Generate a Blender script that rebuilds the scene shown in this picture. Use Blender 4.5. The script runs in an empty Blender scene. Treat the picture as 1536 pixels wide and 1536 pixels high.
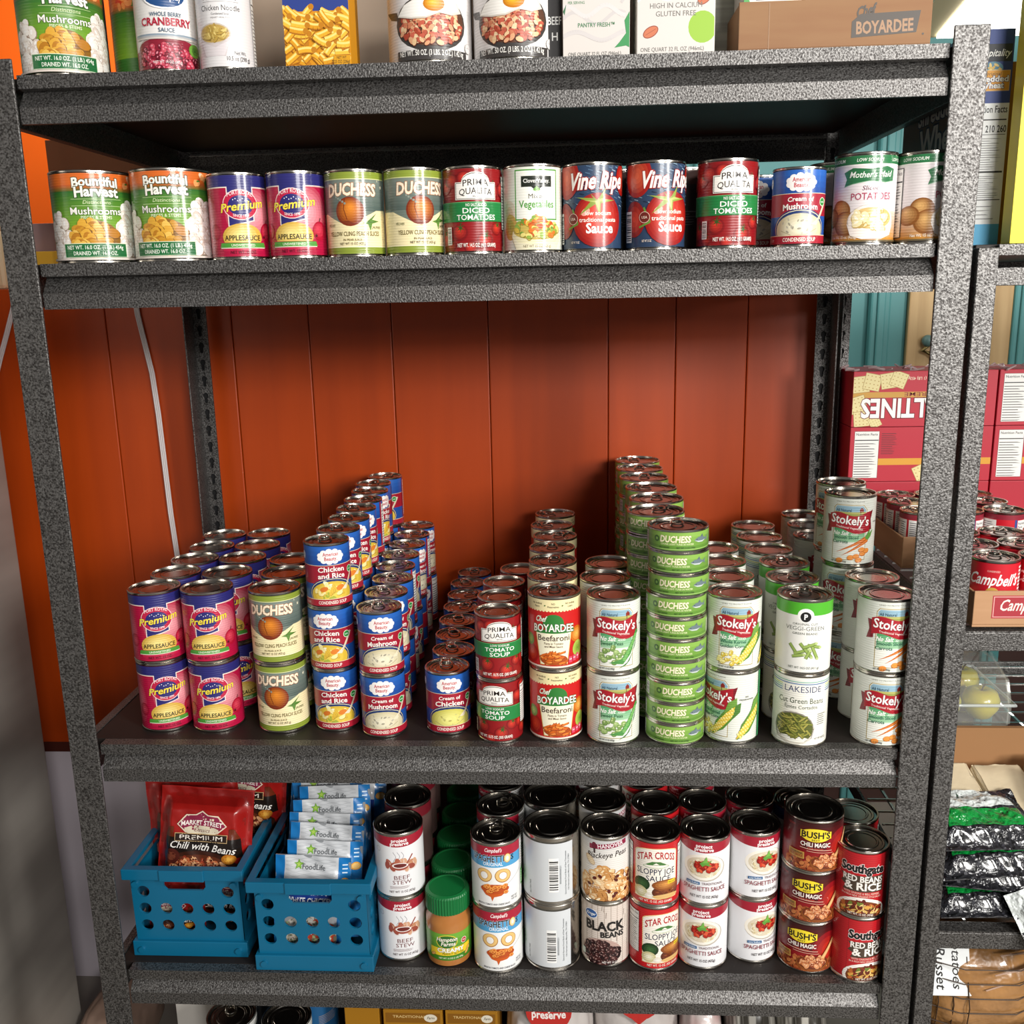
import bpy, bmesh, math, random
from mathutils import Vector, Matrix
from mathutils.geometry import tessellate_polygon
SC = bpy.context.scene
COL = SC.collection
PI = math.pi

# ------------------------------------------------------------------ camera, world, lights, exposure
cd = bpy.data.cameras.new('camera'); CAM = bpy.data.objects.new('camera', cd); COL.objects.link(CAM)
cd.sensor_width = 36; cd.lens = 34.04; cd.clip_start = .01
CAM.matrix_world = Matrix(((0.99835308, 0.0079256, 0.05681831, 0.72266616),
                           (0.05358863, 0.22471485, -0.97294989, -1.26322),
                           (-0.02047913, 0.97439233, 0.22392004, 0.6338998),
                           (0, 0, 0, 1)))
SC.camera = CAM
W = bpy.data.worlds.new('world'); SC.world = W; W.use_nodes = True
bg = W.node_tree.nodes['Background']; bg.inputs[0].default_value = (1, .97, .94, 1); bg.inputs[1].default_value = .145
def area(name, loc, target, sx, sy, power, col):
    l = bpy.data.lights.new(name, 'AREA'); l.shape = 'RECTANGLE'; l.size = sx; l.size_y = sy; l.energy = power; l.color = col
    o = bpy.data.objects.new(name, l); COL.objects.link(o); o.location = loc
    o.rotation_euler = (Vector(target)-Vector(loc)).to_track_quat('-Z', 'Y').to_euler(); return o
area('ceiling_lamp_key', (3.05, -2.3, 1.2), (.7, .2, .2), .5, .8, 86, (1, .97, .92))
area('fill_light', (1.95, -3.3, 1.3), (.7, .2, .1), .9, .5, 62, (1, .97, .93))  # unseen fill light added in front, brightens can fronts and right-hand posts
area('ceiling_lamp_near', (1.75, -1.55, 1.8), (1, 0, 0), .8, .3, 15, (1, .97, .93))
area('back_wall_fill', (.2, 1.05, 1.6), (.1, 1.5, .9), 1.5, .3, 11, (1, .95, .88))  # unseen light added behind the partition to brighten the far walls
SC.view_settings.view_transform = 'Standard'; SC.view_settings.look = 'None'
SC.view_settings.gamma = 1; SC.view_settings.use_curve_mapping = False
SC.view_settings.exposure = .13

# ------------------------------------------------------------------ materials
def lin(c):
    if isinstance(c, str):
        c = [int(c[i:i+2], 16)/255 for i in (0, 2, 4)]
        return tuple(x/12.92 if x <= .04045 else ((x+.055)/1.055)**2.4 for x in c)
    return tuple(c)
MATS = {}
def mat(name, col, rough=.5, metal=0, noise=None, bump=None, coat=0, alpha=1, trans=0, emit=None, spec=.5):
    """noise=(scale, colour2, detail, sharp) mixes a second colour in; bump=(scale, strength, distance)"""
    if name in MATS: return MATS[name]
    m = bpy.data.materials.new(name); m.use_nodes = True; nt = m.node_tree; b = nt.nodes['Principled BSDF']
    c = (*lin(col), 1)
    b.inputs['Base Color'].default_value = c; b.inputs['Roughness'].default_value = rough; b.inputs['Metallic'].default_value = metal
    b.inputs['Specular IOR Level'].default_value = spec
    if coat: b.inputs['Coat Weight'].default_value = coat; b.inputs['Coat Roughness'].default_value = .08
    if alpha < 1: b.inputs['Alpha'].default_value = alpha
    if trans: b.inputs['Transmission Weight'].default_value = trans; b.inputs['IOR'].default_value = 1.05
    if emit: b.inputs['Emission Color'].default_value = (*lin(emit[0]), 1); b.inputs['Emission Strength'].default_value = emit[1]
    tc = nt.nodes.new('ShaderNodeTexCoord')
    def ntex(scale, detail=2):
        n = nt.nodes.new('ShaderNodeTexNoise'); n.inputs['Scale'].default_value = 1; n.inputs['Detail'].default_value = detail
        mp = nt.nodes.new('ShaderNodeMapping'); s = scale if hasattr(scale, '__len__') else (scale,)*3
        mp.inputs['Scale'].default_value = s
        nt.links.new(tc.outputs['Object'], mp.inputs[0]); nt.links.new(mp.outputs[0], n.inputs['Vector']); return n
    if noise:
        n = ntex(noise[0], noise[2] if len(noise) > 2 else 2); r = nt.nodes.new('ShaderNodeValToRGB')
        w = noise[3] if len(noise) > 3 else .2
        r.color_ramp.elements[0].position = .5-w; r.color_ramp.elements[1].position = .5+w
        r.color_ramp.elements[0].color = c; r.color_ramp.elements[1].color = (*lin(noise[1]), 1)
        nt.links.new(n.outputs[0], r.inputs[0]); nt.links.new(r.outputs[0], b.inputs['Base Color'])
    if bump:
        n = ntex(bump[0], 3); bp = nt.nodes.new('ShaderNodeBump')
        bp.inputs['Strength'].default_value = bump[1]; bp.inputs['Distance'].default_value = bump[2]
        nt.links.new(n.outputs[0], bp.inputs['Height']); nt.links.new(bp.outputs[0], b.inputs['Normal'])
    MATS[name] = m; return m
def print_mat(name, rough, ribs=None, coat=0, spec=.5, bump=None):
    """ink on paper: the printed colour comes from the mesh's own colour attribute"""
    if name in MATS: return MATS[name]
    m = bpy.data.materials.new(name); m.use_nodes = True; nt = m.node_tree; b = nt.nodes['Principled BSDF']
    a = nt.nodes.new('ShaderNodeAttribute'); a.attribute_name = 'ink'
    nt.links.new(a.outputs['Color'], b.inputs['Base Color'])
    b.inputs['Roughness'].default_value = rough; b.inputs['Specular IOR Level'].default_value = spec
    if coat: b.inputs['Coat Weight'].default_value = coat; b.inputs['Coat Roughness'].default_value = .12
    tc = nt.nodes.new('ShaderNodeTexCoord')
    if ribs:
        w = nt.nodes.new('ShaderNodeTexWave'); w.bands_direction = 'Z'; w.inputs['Scale'].default_value = ribs
        w.inputs['Distortion'].default_value = .6; w.inputs['Detail'].default_value = 0
        bp = nt.nodes.new('ShaderNodeBump'); bp.inputs['Strength'].default_value = .22; bp.inputs['Distance'].default_value = .0012
        nt.links.new(tc.outputs['Object'], w.inputs['Vector']); nt.links.new(w.outputs[0], bp.inputs['Height']); nt.links.new(bp.outputs[0], b.inputs['Normal'])
    elif bump:
        n = nt.nodes.new('ShaderNodeTexNoise'); n.inputs['Scale'].default_value = bump[0]; bp = nt.nodes.new('ShaderNodeBump')
        bp.inputs['Strength'].default_value = bump[1]; bp.inputs['Distance'].default_value = bump[2]
        nt.links.new(tc.outputs['Object'], n.inputs['Vector']); nt.links.new(n.outputs[0], bp.inputs['Height']); nt.links.new(bp.outputs[0], b.inputs['Normal'])
    MATS[name] = m; return m
PRINT = print_mat('label_print', .38, coat=.25)
PRINT_RIB = print_mat('label_print_over_ribs', .34, ribs=95, coat=.3)
PRINT_BOX = print_mat('carton_print', .5)
PRINT_FOIL = print_mat('pouch_print', .28, coat=.3, bump=(22, .5, .004))
STEEL = mat('tin_plate', 'c4bfb6', .22, 1)
LID = mat('tin_lid', 'b4aea6', .2, 1, bump=(60, .05, .001))
HAMMER = mat('hammertone_enamel', (.046, .042, .040), .44, .8, noise=(430, (.22, .214, .208), 1, .18), bump=(430, .7, .0014), spec=.5)
HOLE = mat('dark_slot', (.006, .006, .007), .6)
BOARD = mat('dark_laminate', (.014, .011, .010), .5, 0, noise=(9, (.02, .015, .013), 3), spec=.25)
CARD = mat('kraft_cardboard', 'a9805c', .8, 0, noise=((8, 8, 60), 'b58c68', 3), bump=((4, 4, 160), .08, .001))
WHITEP = mat('white_plastic', 'dedbd6', .4)

# ------------------------------------------------------------------ mesh helpers
def finish(name, bm, m, parent=None, smooth=None, loc=None):
    me = bpy.data.meshes.new(name); bm.normal_update(); bm.to_mesh(me); bm.free()
    ms = m if isinstance(m, (list, tuple)) else [m]
    for x in ms: me.materials.append(x)
    if smooth is not None:
        for p in me.polygons: p.use_smooth = True
        me.set_sharp_from_angle(angle=math.radians(smooth))
    o = bpy.data.objects.new(name, me); COL.objects.link(o)
    if parent: o.parent = parent
    if loc: o.location = loc
    return o
def box(bm, x0, x1, y0, y1, z0, z1, bev=0, mi=0):
    v = [bm.verts.new(p) for p in ((x0,y0,z0),(x1,y0,z0),(x1,y1,z0),(x0,y1,z0),(x0,y0,z1),(x1,y0,z1),(x1,y1,z1),(x0,y1,z1))]
    fs = [bm.faces.new([v[i] for i in q]) for q in ((3,2,1,0),(4,5,6,7),(0,1,5,4),(1,2,6,5),(2,3,7,6),(3,0,4,7))]
    for f in fs: f.material_index = mi
    if bev:
        es = list({e for f in fs for e in f.edges})
        r = bmesh.ops.bevel(bm, geom=es, offset=bev, segments=2, affect='EDGES', profile=.5)
        for f in r['faces']: f.material_index = mi
def boxobj(name, dims, m, parent=None, bev=.001):
    bm = bmesh.new(); box(bm, *dims, bev); return finish(name, bm, m, parent)
def lathe(bm, prof, seg=40, mi=0, cx=0, cy=0):
    rings = []
    for r, z in prof:
        if r < 1e-6: rings.append([bm.verts.new((cx, cy, z))])
        else: rings.append([bm.verts.new((cx+r*math.cos(2*PI*i/seg), cy+r*math.sin(2*PI*i/seg), z)) for i in range(seg)])
    for a, b in zip(rings, rings[1:]):
        for i in range(seg):
            j = (i+1) % seg
            if len(a) == 1 and len(b) == 1: continue
            if len(a) == 1: f = bm.faces.new((a[0], b[j], b[i]))
            elif len(b) == 1: f = bm.faces.new((a[i], a[j], b[0]))
            else: f = bm.faces.new((a[i], a[j], b[j], b[i]))
            f.material_index = mi
def prism(bm, prof, x0, x1, mi=0):
    """profile of (y, z) pushed along x"""
    a = [bm.verts.new((x0, y, z)) for y, z in prof]; b = [bm.verts.new((x1, y, z)) for y, z in prof]
    n = len(prof)
    for i in range(n):
        j = (i+1) % n
        bm.faces.new((a[i], b[i], b[j], a[j])).material_index = mi
    for poly, ring in ((prof, a), (prof, b)):
        for t in tessellate_polygon([[Vector((0, y, z)) for y, z in poly]]):
            try: bm.faces.new([ring[k] for k in t])
            except ValueError: pass
    bmesh.ops.recalc_face_normals(bm, faces=bm.faces)
def tube(bm, pts, r, seg=8, closed=False, flat=1.0, mi=0):
    pts = [Vector(p) for p in pts]; n = len(pts); rings = []
    for i, p in enumerate(pts):
        if closed: t = pts[(i+1) % n]-pts[i-1]
        else: t = pts[min(i+1, n-1)]-pts[max(i-1, 0)]
        t.normalize(); ref = Vector((0, 0, 1)) if abs(t.z) < .9 else Vector((0, 1, 0))
        a = t.cross(ref).normalized(); b = a.cross(t).normalized()
        rr = r[i] if hasattr(r, '__len__') else r
        rings.append([bm.verts.new(p+a*rr*math.cos(2*PI*k/seg)+b*rr*flat*math.sin(2*PI*k/seg)) for k in range(seg)])
    pairs = list(zip(rings, rings[1:]))+([(rings[-1], rings[0])] if closed else [])
    for A, B in pairs:
        for k in range(seg):
            l = (k+1) % seg; bm.faces.new((A[k], A[l], B[l], B[k])).material_index = mi
    if not closed:
        bm.faces.new(rings[0][::-1]).material_index = mi; bm.faces.new(rings[-1]).material_index = mi
    bmesh.ops.recalc_face_normals(bm, faces=bm.faces)
def plate(bm, outer, holes, to3, th, mi=0):
    """flat plate with holes: outer and holes are (u,v) loops, to3 maps (u,v,depth) to space"""
    loops = [outer]+holes; flat = [p for l in loops for p in l]
    tri = tessellate_polygon([[Vector((u, v, 0)) for u, v in l] for l in loops])
    A = [bm.verts.new(to3(u, v, 0)) for u, v in flat]; B = [bm.verts.new(to3(u, v, th)) for u, v in flat]
    for t in tri:
        try:
            bm.faces.new([A[k] for k in t]).material_index = mi; bm.faces.new([B[k] for k in reversed(t)]).material_index = mi
        except ValueError: pass
    o = 0
    for l in loops:
        n = len(l)
        for i in range(n):
            j = (i+1) % n
            try: bm.faces.new((A[o+i], A[o+j], B[o+j], B[o+i])).material_index = mi
            except ValueError: pass
        o += n
    bmesh.ops.recalc_face_normals(bm, faces=bm.faces)
def circ(u, v, r, n=16, rv=None): return [(u+r*math.cos(2*PI*i/n), v+(rv or r)*math.sin(2*PI*i/n)) for i in range(n)]
def tag(o, label, cat, group=None):
    o['label'] = label; o['category'] = cat
    if group: o['group'] = group
    return o
def empty(name, loc, rz=0):
    o = bpy.data.objects.new(name, None); COL.objects.link(o); o.location = loc; o.rotation_euler = (0, 0, rz); o.empty_display_size = .02; return o
def struct(o): o['kind'] = 'structure'; return o
def copy_tree(o, parent=None):
    c = o.copy(); COL.objects.link(c)
    if parent: c.parent = parent
    for ch in o.children: copy_tree(ch, c)
    return c

# ------------------------------------------------------------------ printing: flat artwork in millimetres, wrapped on a can, carton or pouch
TC = {}
def glyphs(s, bold):
    k = (s, bold)
    if k not in TC:
        c = bpy.data.curves.new('lettering', 'FONT'); c.body = s; c.resolution_u = 2; c.fill_mode = 'FRONT'; c.offset = bold; c.size = 1
        o = bpy.data.objects.new('lettering', c); me = bpy.data.meshes.new_from_object(o)
        TC[k] = ([(v.co.x, v.co.y) for v in me.vertices], [tuple(p.vertices) for p in me.polygons])
        bpy.data.objects.remove(o); bpy.data.meshes.remove(me); bpy.data.curves.remove(c)
    return TC[k]
CAP = max(p[1] for p in glyphs('H', 0)[0])
class Art:
    def __init__(s, w, h, base):
        s.w, s.h, s.F, s.z = w, h, [], 0
        if base: s.R(-w/2, 0, w/2, h, base)
    def add(s, V, faces, col, dz=.02):
        s.z += dz; c = lin(col)
        for f in faces: s.F.append(([V[i] for i in f], c, s.z))
        return s
    def R(s, u0, v0, u1, v1, col): return s.add([(u0,v0),(u1,v0),(u1,v1),(u0,v1)], [(0,1,2,3)], col)
    def E(s, u, v, ru, rv, col, rot=0, n=22, dz=.02):
        c, d = math.cos(rot), math.sin(rot)
        pts = [(ru*math.cos(2*PI*i/n), rv*math.sin(2*PI*i/n)) for i in range(n)]
        return s.add([(u+x*c-y*d, v+x*d+y*c) for x, y in pts], [tuple(range(n))], col, dz)
    def P(s, pts, col, dz=.02):
        t = tessellate_polygon([[Vector((x, y, 0)) for x, y in pts]])
        fs = []
        for a, b, c in t:
            A, B, C_ = pts[a], pts[b], pts[c]
            fs.append((a, b, c) if (B[0]-A[0])*(C_[1]-A[1])-(B[1]-A[1])*(C_[0]-A[0]) > 0 else (c, b, a))
        return s.add(pts, fs, col, dz)
    def line(s, pts, w, col):
        for (a, b), (c, d) in zip(pts, pts[1:]):
            l = math.hypot(c-a, d-b) or 1; nx, ny = -(d-b)/l*w/2, (c-a)/l*w/2
            s.add([(a-nx,b-ny),(c-nx,d-ny),(c+nx,d+ny),(a+nx,b+ny)], [(0,1,2,3)], col, .004)
        return s
    def T(s, txt, u, v, cap, col, w=None, bold=.012, shear=0, rot=0, arc=0, out=None, al='c', fl=1):
        if out: s.T(txt, u, v, cap, out[0], w, bold+out[1], shear, rot, arc, None, al, fl)
        V, Fc = glyphs(txt, bold)
        if not V: return s
        x0 = min(p[0] for p in glyphs(txt, 0)[0]); x1 = max(p[0] for p in glyphs(txt, 0)[0]); k = cap/CAP
        kx = (w/(x1-x0)) if w else k*.92
        off = {'c': (x0+x1)/2, 'l': x0, 'r': x1}[al]
        c, d = math.cos(rot), math.sin(rot); o = []
        for x, y in V:
            X, Y = (x-off)*kx+y*k*shear, y*k
            Y += arc*X*X; o.append((u+fl*(X*c-Y*d), v+fl*(X*d+Y*c)))
        return s.add(o, Fc, col)
    def pile(s, cu, cv, ru, rv, n, sz, cols, seed=1, asp=.6, hl=None, dark=None, vmin=None):
        r = random.Random(seed); its = []
        for i in range(n):
            a = r.random()*2*PI; q = math.sqrt(r.random())
            its.append((cu+ru*q*math.cos(a), cv+rv*q*math.sin(a), r.random()*PI, r.choice(cols), sz*(.75+.5*r.random())))
        its.sort(key=lambda t: -t[1])
        for u, v, rot, c, z in its:
            if vmin is not None and v < vmin: continue
            if dark: s.E(u+z*.08, v-z*.12, z*1.08, z*asp*1.12, dark, rot, 10, .003)
            s.E(u, v, z, z*asp, c, rot, 10, .003)
            if hl: s.E(u-z*.15, v+z*asp*.3, z*.45, z*asp*.3, hl, rot, 7, .003)
        return s
    def grad(s, u, v, ru, rv, c0, c1, n=7, du=0, dv=0):
        a, b = lin(c0), lin(c1)
        for i in range(n):
            t = i/(n-1); k = 1-t*.85
            s.E(u+du*t, v+dv*t, ru*k, rv*k, tuple(a[j]+(b[j]-a[j])*t for j in range(3)), 0, 24, .006)
        return s
    def bands(s, u0, u1, v0, v1, c0, c1, n=8):
        a, b = lin(c0), lin(c1)
        for i in range(n):
            t = i/(n-1); s.add([(u0, v0+(v1-v0)*i/n), (u1, v0+(v1-v0)*i/n), (u1, v0+(v1-v0)*(i+1)/n), (u0, v0+(v1-v0)*(i+1)/n)], [(0,1,2,3)], tuple(a[j]+(b[j]-a[j])*t for j in range(3)), .001)
        s.z += .02; return s
    def lines(s, u0, v0, u1, v1, n, col, fill=.45, seed=3):
        r = random.Random(seed); st = (v1-v0)/n
        for i in range(n):
            s.add([(u0, v0+i*st), (u0+(u1-u0)*(.55+.45*r.random()), v0+i*st), (u0+(u1-u0)*(.55+.45*r.random()), v0+(i+fill)*st), (u0, v0+(i+fill)*st)], [(0,1,2,3)], col, .002)
        s.z += .01; return s
    def nut(s, u0, v0, u1, v1, n=16):
        s.R(u0, v0, u1, v1, '2a2a2a'); s.R(u0+.5, v0+.5, u1-.5, v1-.5, 'ecebe6'); w = u1-u0
        s.T('Nutrition Facts', (u0+u1)/2, v1-(v1-v0)*.09, (v1-v0)*.05, '202020', w=w*.86)
        s.R(u0+1, v0+(v1-v0)*.80, u1-1, v0+(v1-v0)*.82, '202020')
        return s.lines(u0+1.5, v0+2, u1-1.5, v0+(v1-v0)*.78, n, '555555', .3)
    def bars(s, u0, v0, u1, v1, vert=False, seed=5):
        s.R(u0, v0, u1, v1, 'f0f0ee'); r = random.Random(seed); x = .06
        while x < .93:
            k = .012+.03*r.random()
            if vert: s.add([(u0+(u1-u0)*x, v0+1), (u0+(u1-u0)*(x+k), v0+1), (u0+(u1-u0)*(x+k), v1-1), (u0+(u1-u0)*x, v1-1)], [(0,1,2,3)], '151515', .001)
            else: s.add([(u0+.8, v0+(v1-v0)*x), (u1-.8, v0+(v1-v0)*x), (u1-.8, v0+(v1-v0)*(x+k)), (u0+.8, v0+(v1-v0)*(x+k))], [(0,1,2,3)], '151515', .001)
            x += k+.012+.03*r.random()
        return s
    def star(s, u, v, r, col, n=5, r2=.42, rot=PI/2):
        return s.P([(u+(r if i % 2 == 0 else r*r2)*math.cos(rot+PI*i/n), v+(r if i % 2 == 0 else r*r2)*math.sin(rot+PI*i/n)) for i in range(2*n)], col)
def clip(poly, a, lo, hi):
    def cut(P, k, sgn):
        o = []
        for i in range(len(P)):
            p, q = P[i-1], P[i]; dp, dq = (p[a]-k)*sgn, (q[a]-k)*sgn
            if (dp >= 0) != (dq >= 0):
                t = dp/(dp-dq); o.append((p[0]+(q[0]-p[0])*t, p[1]+(q[1]-p[1])*t))
            if dq >= 0: o.append(q)
        return o
    P = cut(poly, lo, 1)
    return cut(P, hi, -1) if len(P) > 2 else []
def press(name, art, fmap, m, parent=None, us=5.0, vs=None):
    """wrap the artwork: fmap(u, v, layer) gives a point and its normal"""
    VV, FF, CC, NN = [], [], [], []
    hw = art.w/2
    for poly, c, z in art.F:
        if min(p[0] for p in poly) < -hw or max(p[0] for p in poly) > hw: poly = clip(poly, 0, -hw, hw)
        if len(poly) > 2 and (min(p[1] for p in poly) < 0 or max(p[1] for p in poly) > art.h): poly = clip(poly, 1, 0, art.h)
        if len(poly) < 3: continue
        pieces = [poly]
        for ax, st in ((0, us), (1, vs)):
            if not st: continue
            nx = []
            for P in pieces:
                lo = math.floor(min(p[ax] for p in P)/st+1e-6); hi = math.ceil(max(p[ax] for p in P)/st-1e-6)
                if hi-lo <= 1: nx.append(P); continue
                for k in range(lo, hi):
                    Q = clip(P, ax, k*st, (k+1)*st)
                    if len(Q) > 2: nx.append(Q)
            pieces = nx
        for P in pieces:
            b = len(VV)
            for u, v in P:
                p, n = fmap(u, v, z); VV.append(p); NN.append(n); CC.extend((*c, 1))
            FF.append(tuple(range(b, b+len(P))))
    me = bpy.data.meshes.new(name); me.from_pydata(VV, [], FF); me.materials.append(m)
    at = me.color_attributes.new('ink', 'FLOAT_COLOR', 'POINT'); at.data.foreach_set('color', CC)
    for p in me.polygons: p.use_smooth = True
    me.normals_split_custom_set_from_vertices([Vector(n).normalized() for n in NN])
    o = bpy.data.objects.new(name, me); COL.objects.link(o)
    if parent: o.parent = parent
    return o
def on_can(r, z0):
    R = r*1000
    def f(u, v, z):
        a = u/R-PI/2; k = (R+z)/1000; q = math.floor(u/5+1e-7)*5; t = (u-q)/5; a0, a1 = q/R-PI/2, (q+5)/R-PI/2
        return (k*(math.cos(a0)*(1-t)+math.cos(a1)*t), k*(math.sin(a0)*(1-t)+math.sin(a1)*t), z0+v/1000), (math.cos(a), math.sin(a), 0)
    return f
def on_front(x0, y, z0):   # upright panel facing -y; u from its middle
    return lambda u, v, z: ((x0+u/1000, y-z/1000*.6-.0002, z0+v/1000), (0, -1, 0))
def on_left(x, ymid, z0):  # upright panel facing -x
    return lambda u, v, z: ((x-z/1000*.6-.0002, ymid-u/1000, z0+v/1000), (-1, 0, 0))
def on_top(xm, y0, z):
    return lambda u, v, k: ((xm+u/1000, y0+v/1000, z+k/1000*.6+.0002), (0, 0, 1))
# ------------------------------------------------------------------ the artwork of each kind (mm; u=0 is the middle of the front, v=0 the label's foot)
def wrap(r, h, base): return Art(2*PI*r*1000, h, base)
def a_apple():
    a = wrap(.0376, 100, 'b3123f'); a.grad(14, 52, 40, 40, 'b3123f', 'eba0a8', 8, 4, 2); a.grad(-45, 40, 16, 40, 'b3123f', 'cf5a70', 5)
    a.R(-119, 86, 119, 100, '2b2a70'); a.R(-119, 84.6, 119, 86, 'f4e6d8')
    a.P([(-17,86),(17,86),(17,44),(-17,36)], 'f0e4da'); a.P([(-15.6,87),(15.6,87),(15.6,45),(-15.6,38)], '2b2a70')
    a.E(0, 64, 23, 19, 'f6d9d4'); a.E(0, 64, 22, 18, 'c01f45'); a.E(0, 63, 16, 12.5, '2b2a70')
    for i in range(7): a.E(-9+3*i, 70+1.5*math.sin(i*2), .7, .7, 'ffffff', 0, 6)
    a.T('PORT ROYAL', 0, 77, 4.6, 'f3dfe0', w=32, arc=-.013); a.T('SINCE 1896', 0, 48.5, 3.4, 'f3dfe0', w=20, arc=.012)
    a.T('Premium', 2, 58, 10, 'f3e04a', w=56, shear=.3, rot=.13, bold=.02, out=('6a1020', .018))
    a.grad(0, 24, 26, 17, 'd9b04a', 'f2e08c', 5, -4, 3); a.R(-27, 6, 27, 17.5, 'c01c47')
    a.P([(-29,17),(29,17),(31,11),(-31,11)], '4f9a3a'); a.R(-30, 10, 30, 11, 'efe6d6'); a.T('APPLESAUCE', 0, 20, 6, '2c2416', w=46, bold=.02)
    a.T('UNSWEETENED', 0, 12.4, 3, 'eef2dc', w=30); a.T('NET WT. 15 OZ.', 0, 3.5, 3.8, '5a0f20', w=33)
    a.grad(36, 30, 11, 12, 'b00f33', 'd9475c', 4, -3, 3); a.grad(-38, 31, 9, 10, 'a00f30', 'd0405a', 4); a.line([(36,41),(38,46)], 1.2, '4a2a1a'); a.star(30, 24, 3, '4a0f1c')
    a.T('Unsweetened', 37, 84, 2.2, 'e8b8b8', w=14, shear=.3)
    a.nut(72, 6, 106, 82); return a
def a_peach():
    a = wrap(.0376, 100, '6d7a70'); a.bands(-119, 119, 52, 92, '56655f', '7a857c', 6)
    a.P([(-119,8),(-60,8),(119,8),(119,52),(60,54),(34,53),(14,44),(-14,38),(-40,50),(-119,52)], 'f2e4b4')
    a.R(-119, 0, 119, 8, '8a9a38'); a.R(-119, 8, 119, 9, 'f6ecca'); a.R(-119, 92, 119, 100, '8a9a38'); a.R(-119, 91, 119, 92, 'd9dd9a')
    a.grad(-2, 52, 19, 18, '7d2c10', 'e58a2a', 8, 1, 5); a.line([(-8,68),(-10,55),(-6,42)], .9, '6a2410'); a.P([(-15,40),(-5,36),(4,37),(-4,41)], '7a3218')
    a.P([(20,40),(34,50),(27,42),(38,40),(27,37),(24,28),(21,36),(13,38)], '5f8a3c'); a.line([(20,38),(33,49)], .6, '3a5a22'); a.line([(20,38),(37,40)], .6, '3a5a22')
    a.T('DUCHESS', 0, 72, 14, 'fbe8cc', w=66, bold=.035, shear=.08, arc=-.001, out=('a06a4a', .035))
    for i in range(5): a.E(-20+3*i, 70-2*i, 1.5, 1.5, '8c958a', 0, 8)
    a.star(45, 82, 3, 'e9e4c8'); a.T('R', 38, 88, 2.4, 'e9e4c8')
    a.T('JAUNES', 33, 31, 3, '5f6236', w=14, shear=.2); a.T('P\u00caCHES', -30, 34, 2.6, '5f6236', w=12, shear=.2)
    a.T('YELLOW CLING PEACH SLICES', 2, 22, 5.4, '6a5a2a', w=70); a.T('IN PEAR JUICE', 0, 16, 2.6, '6a5a2a', w=24); a.T('NET WT 15 OZ (425 g)', 0, 11, 3, '4a3e20', w=34)
    a.nut(72, 12, 106, 88); return a
def a_soup(kind):
    a = wrap(.0326, 88, '1d4f9f'); a.bands(-103, 103, 60, 88, '1a4a98', '2560b4', 4)
    lo, hi = ('d8b43a', 'f0d860') if kind == 'rice' else (('cfc4a0', 'ece6cc') if kind == 'mush' else ('cfc860', 'ece88e'))
    a.R(-60, 33, 62, 60, 'a01a30'); a.line([(-60,60),(62,60)], .7, 'e8d8b8')
    a.grad(0, 18, 35, 24, '1c3068', '1c3068', 2); a.E(0, 18, 34, 22.5, 'e6d9b0'); a.E(0, 18, 33.2, 21.6, '20386e'); a.grad(0, 17, 31.5, 19.5, lo, hi, 5, -3, 4)
    if kind == 'rice':
        a.pile(-3, 24, 24, 10, 26, 4.2, ['eed070', 'f4e6a0', 'e0b840', 'f2f0cc'], 4, .6, None, 'b08a28'); a.E(-12, 25, 6, 3.6, 'd8772a', .3); a.E(12, 26, 6.5, 4, 'dd7f2c', .2); a.pile(0, 12, 26, 7, 14, 3, ['a8b040', 'e8cc58'], 5)
    else:
        a.pile(-3, 21, 24, 10, 16 if kind == 'mush' else 8, 2.2, ['a09a86', 'b8b2a0'] if kind == 'mush' else ['b8b060', 'c8c478'], 6, .5)
        a.line([(-24,16),(-10,10),(8,11),(22,18)], .7, 'a89c78')
    a.P([(14,23),(22,22),(40,52),(37,54),(24,31)], 'e8dcc0'); a.line([(23,26),(39,53)], .8, 'b8a888')
    a.R(-103, 0, 103, 9.5, 'a81c30'); a.R(-103, 9.5, 103, 10.4, 'e4d4b0'); a.T('CONDENSED SOUP', 0, 2.6, 4.6, 'f4ece0', w=42, bold=.018); a.T('10.5 OZ', -42, 3, 2.6, 'f0d8d0', w=13)
    for i in range(11):
        t = 2*PI*i/11; a.E(15*math.cos(t), 73+8*math.sin(t), 4.6, 3.8, 'f6f2ee', 0, 12, .004)
    a.E(0, 73, 16, 8.6, 'f6f2ee'); a.T('American', 0, 74, 5.2, 'b81e34', w=22, bold=.02); a.T('Beauty.', 0, 67.4, 5.2, 'b81e34', w=18, bold=.02)
    t1, t2 = {'rice': ('Chicken', 'and Rice'), 'mush': ('Cream of', 'Mushroom'), 'chick': ('Cream of', 'Chicken')}[kind]
    big = kind == 'rice'
    a.T(t1, 0, 51, 7 if big else 5.2, 'f8f2ea', w=38 if big else 32, bold=.022, arc=-.003); a.T(t2, 0, 41.5, 7, 'f8f2ea', w=39 if big else 44, bold=.024, arc=-.003)
    a.E(31, 50, 5.4, 5.4, 'e8f0d8'); a.E(31, 50, 4.6, 4.6, '2f8a3c'); a.T('No MSG', 31, 49, 1.6, 'ffffff', w=6)
    a.R(54, 10.4, 58, 88, 'a81c30'); a.nut(58, 14, 88, 84, 12); a.E(-46, 74, 4, 6, 'dfe4ea'); a.T('USA', -46, 73, 2, '1d4f9f')
    a.bars(-88, 20, -66, 50); return a
def tomatoes(a, v0, v1, n, seed):
    r = random.Random(seed); H = a.w/2
    for i in range(n):
        u = -H+a.w*(i+.5*r.random())/n; v = v0+(v1-v0)*r.random(); q = 8+5*r.random()
        a.grad(u, v, q, q*.9, '7e1014', 'd83a2c', 5, -q*.15, q*.2)
        if r.random() < .6: a.star(u+1, v+q*.5, q*.6, '33551f', 6, .25, r.random()*3); a.line([(u, v+q*.5), (u+3, v+q*1.1)], .8, '3a5a22')
    return a
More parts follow.
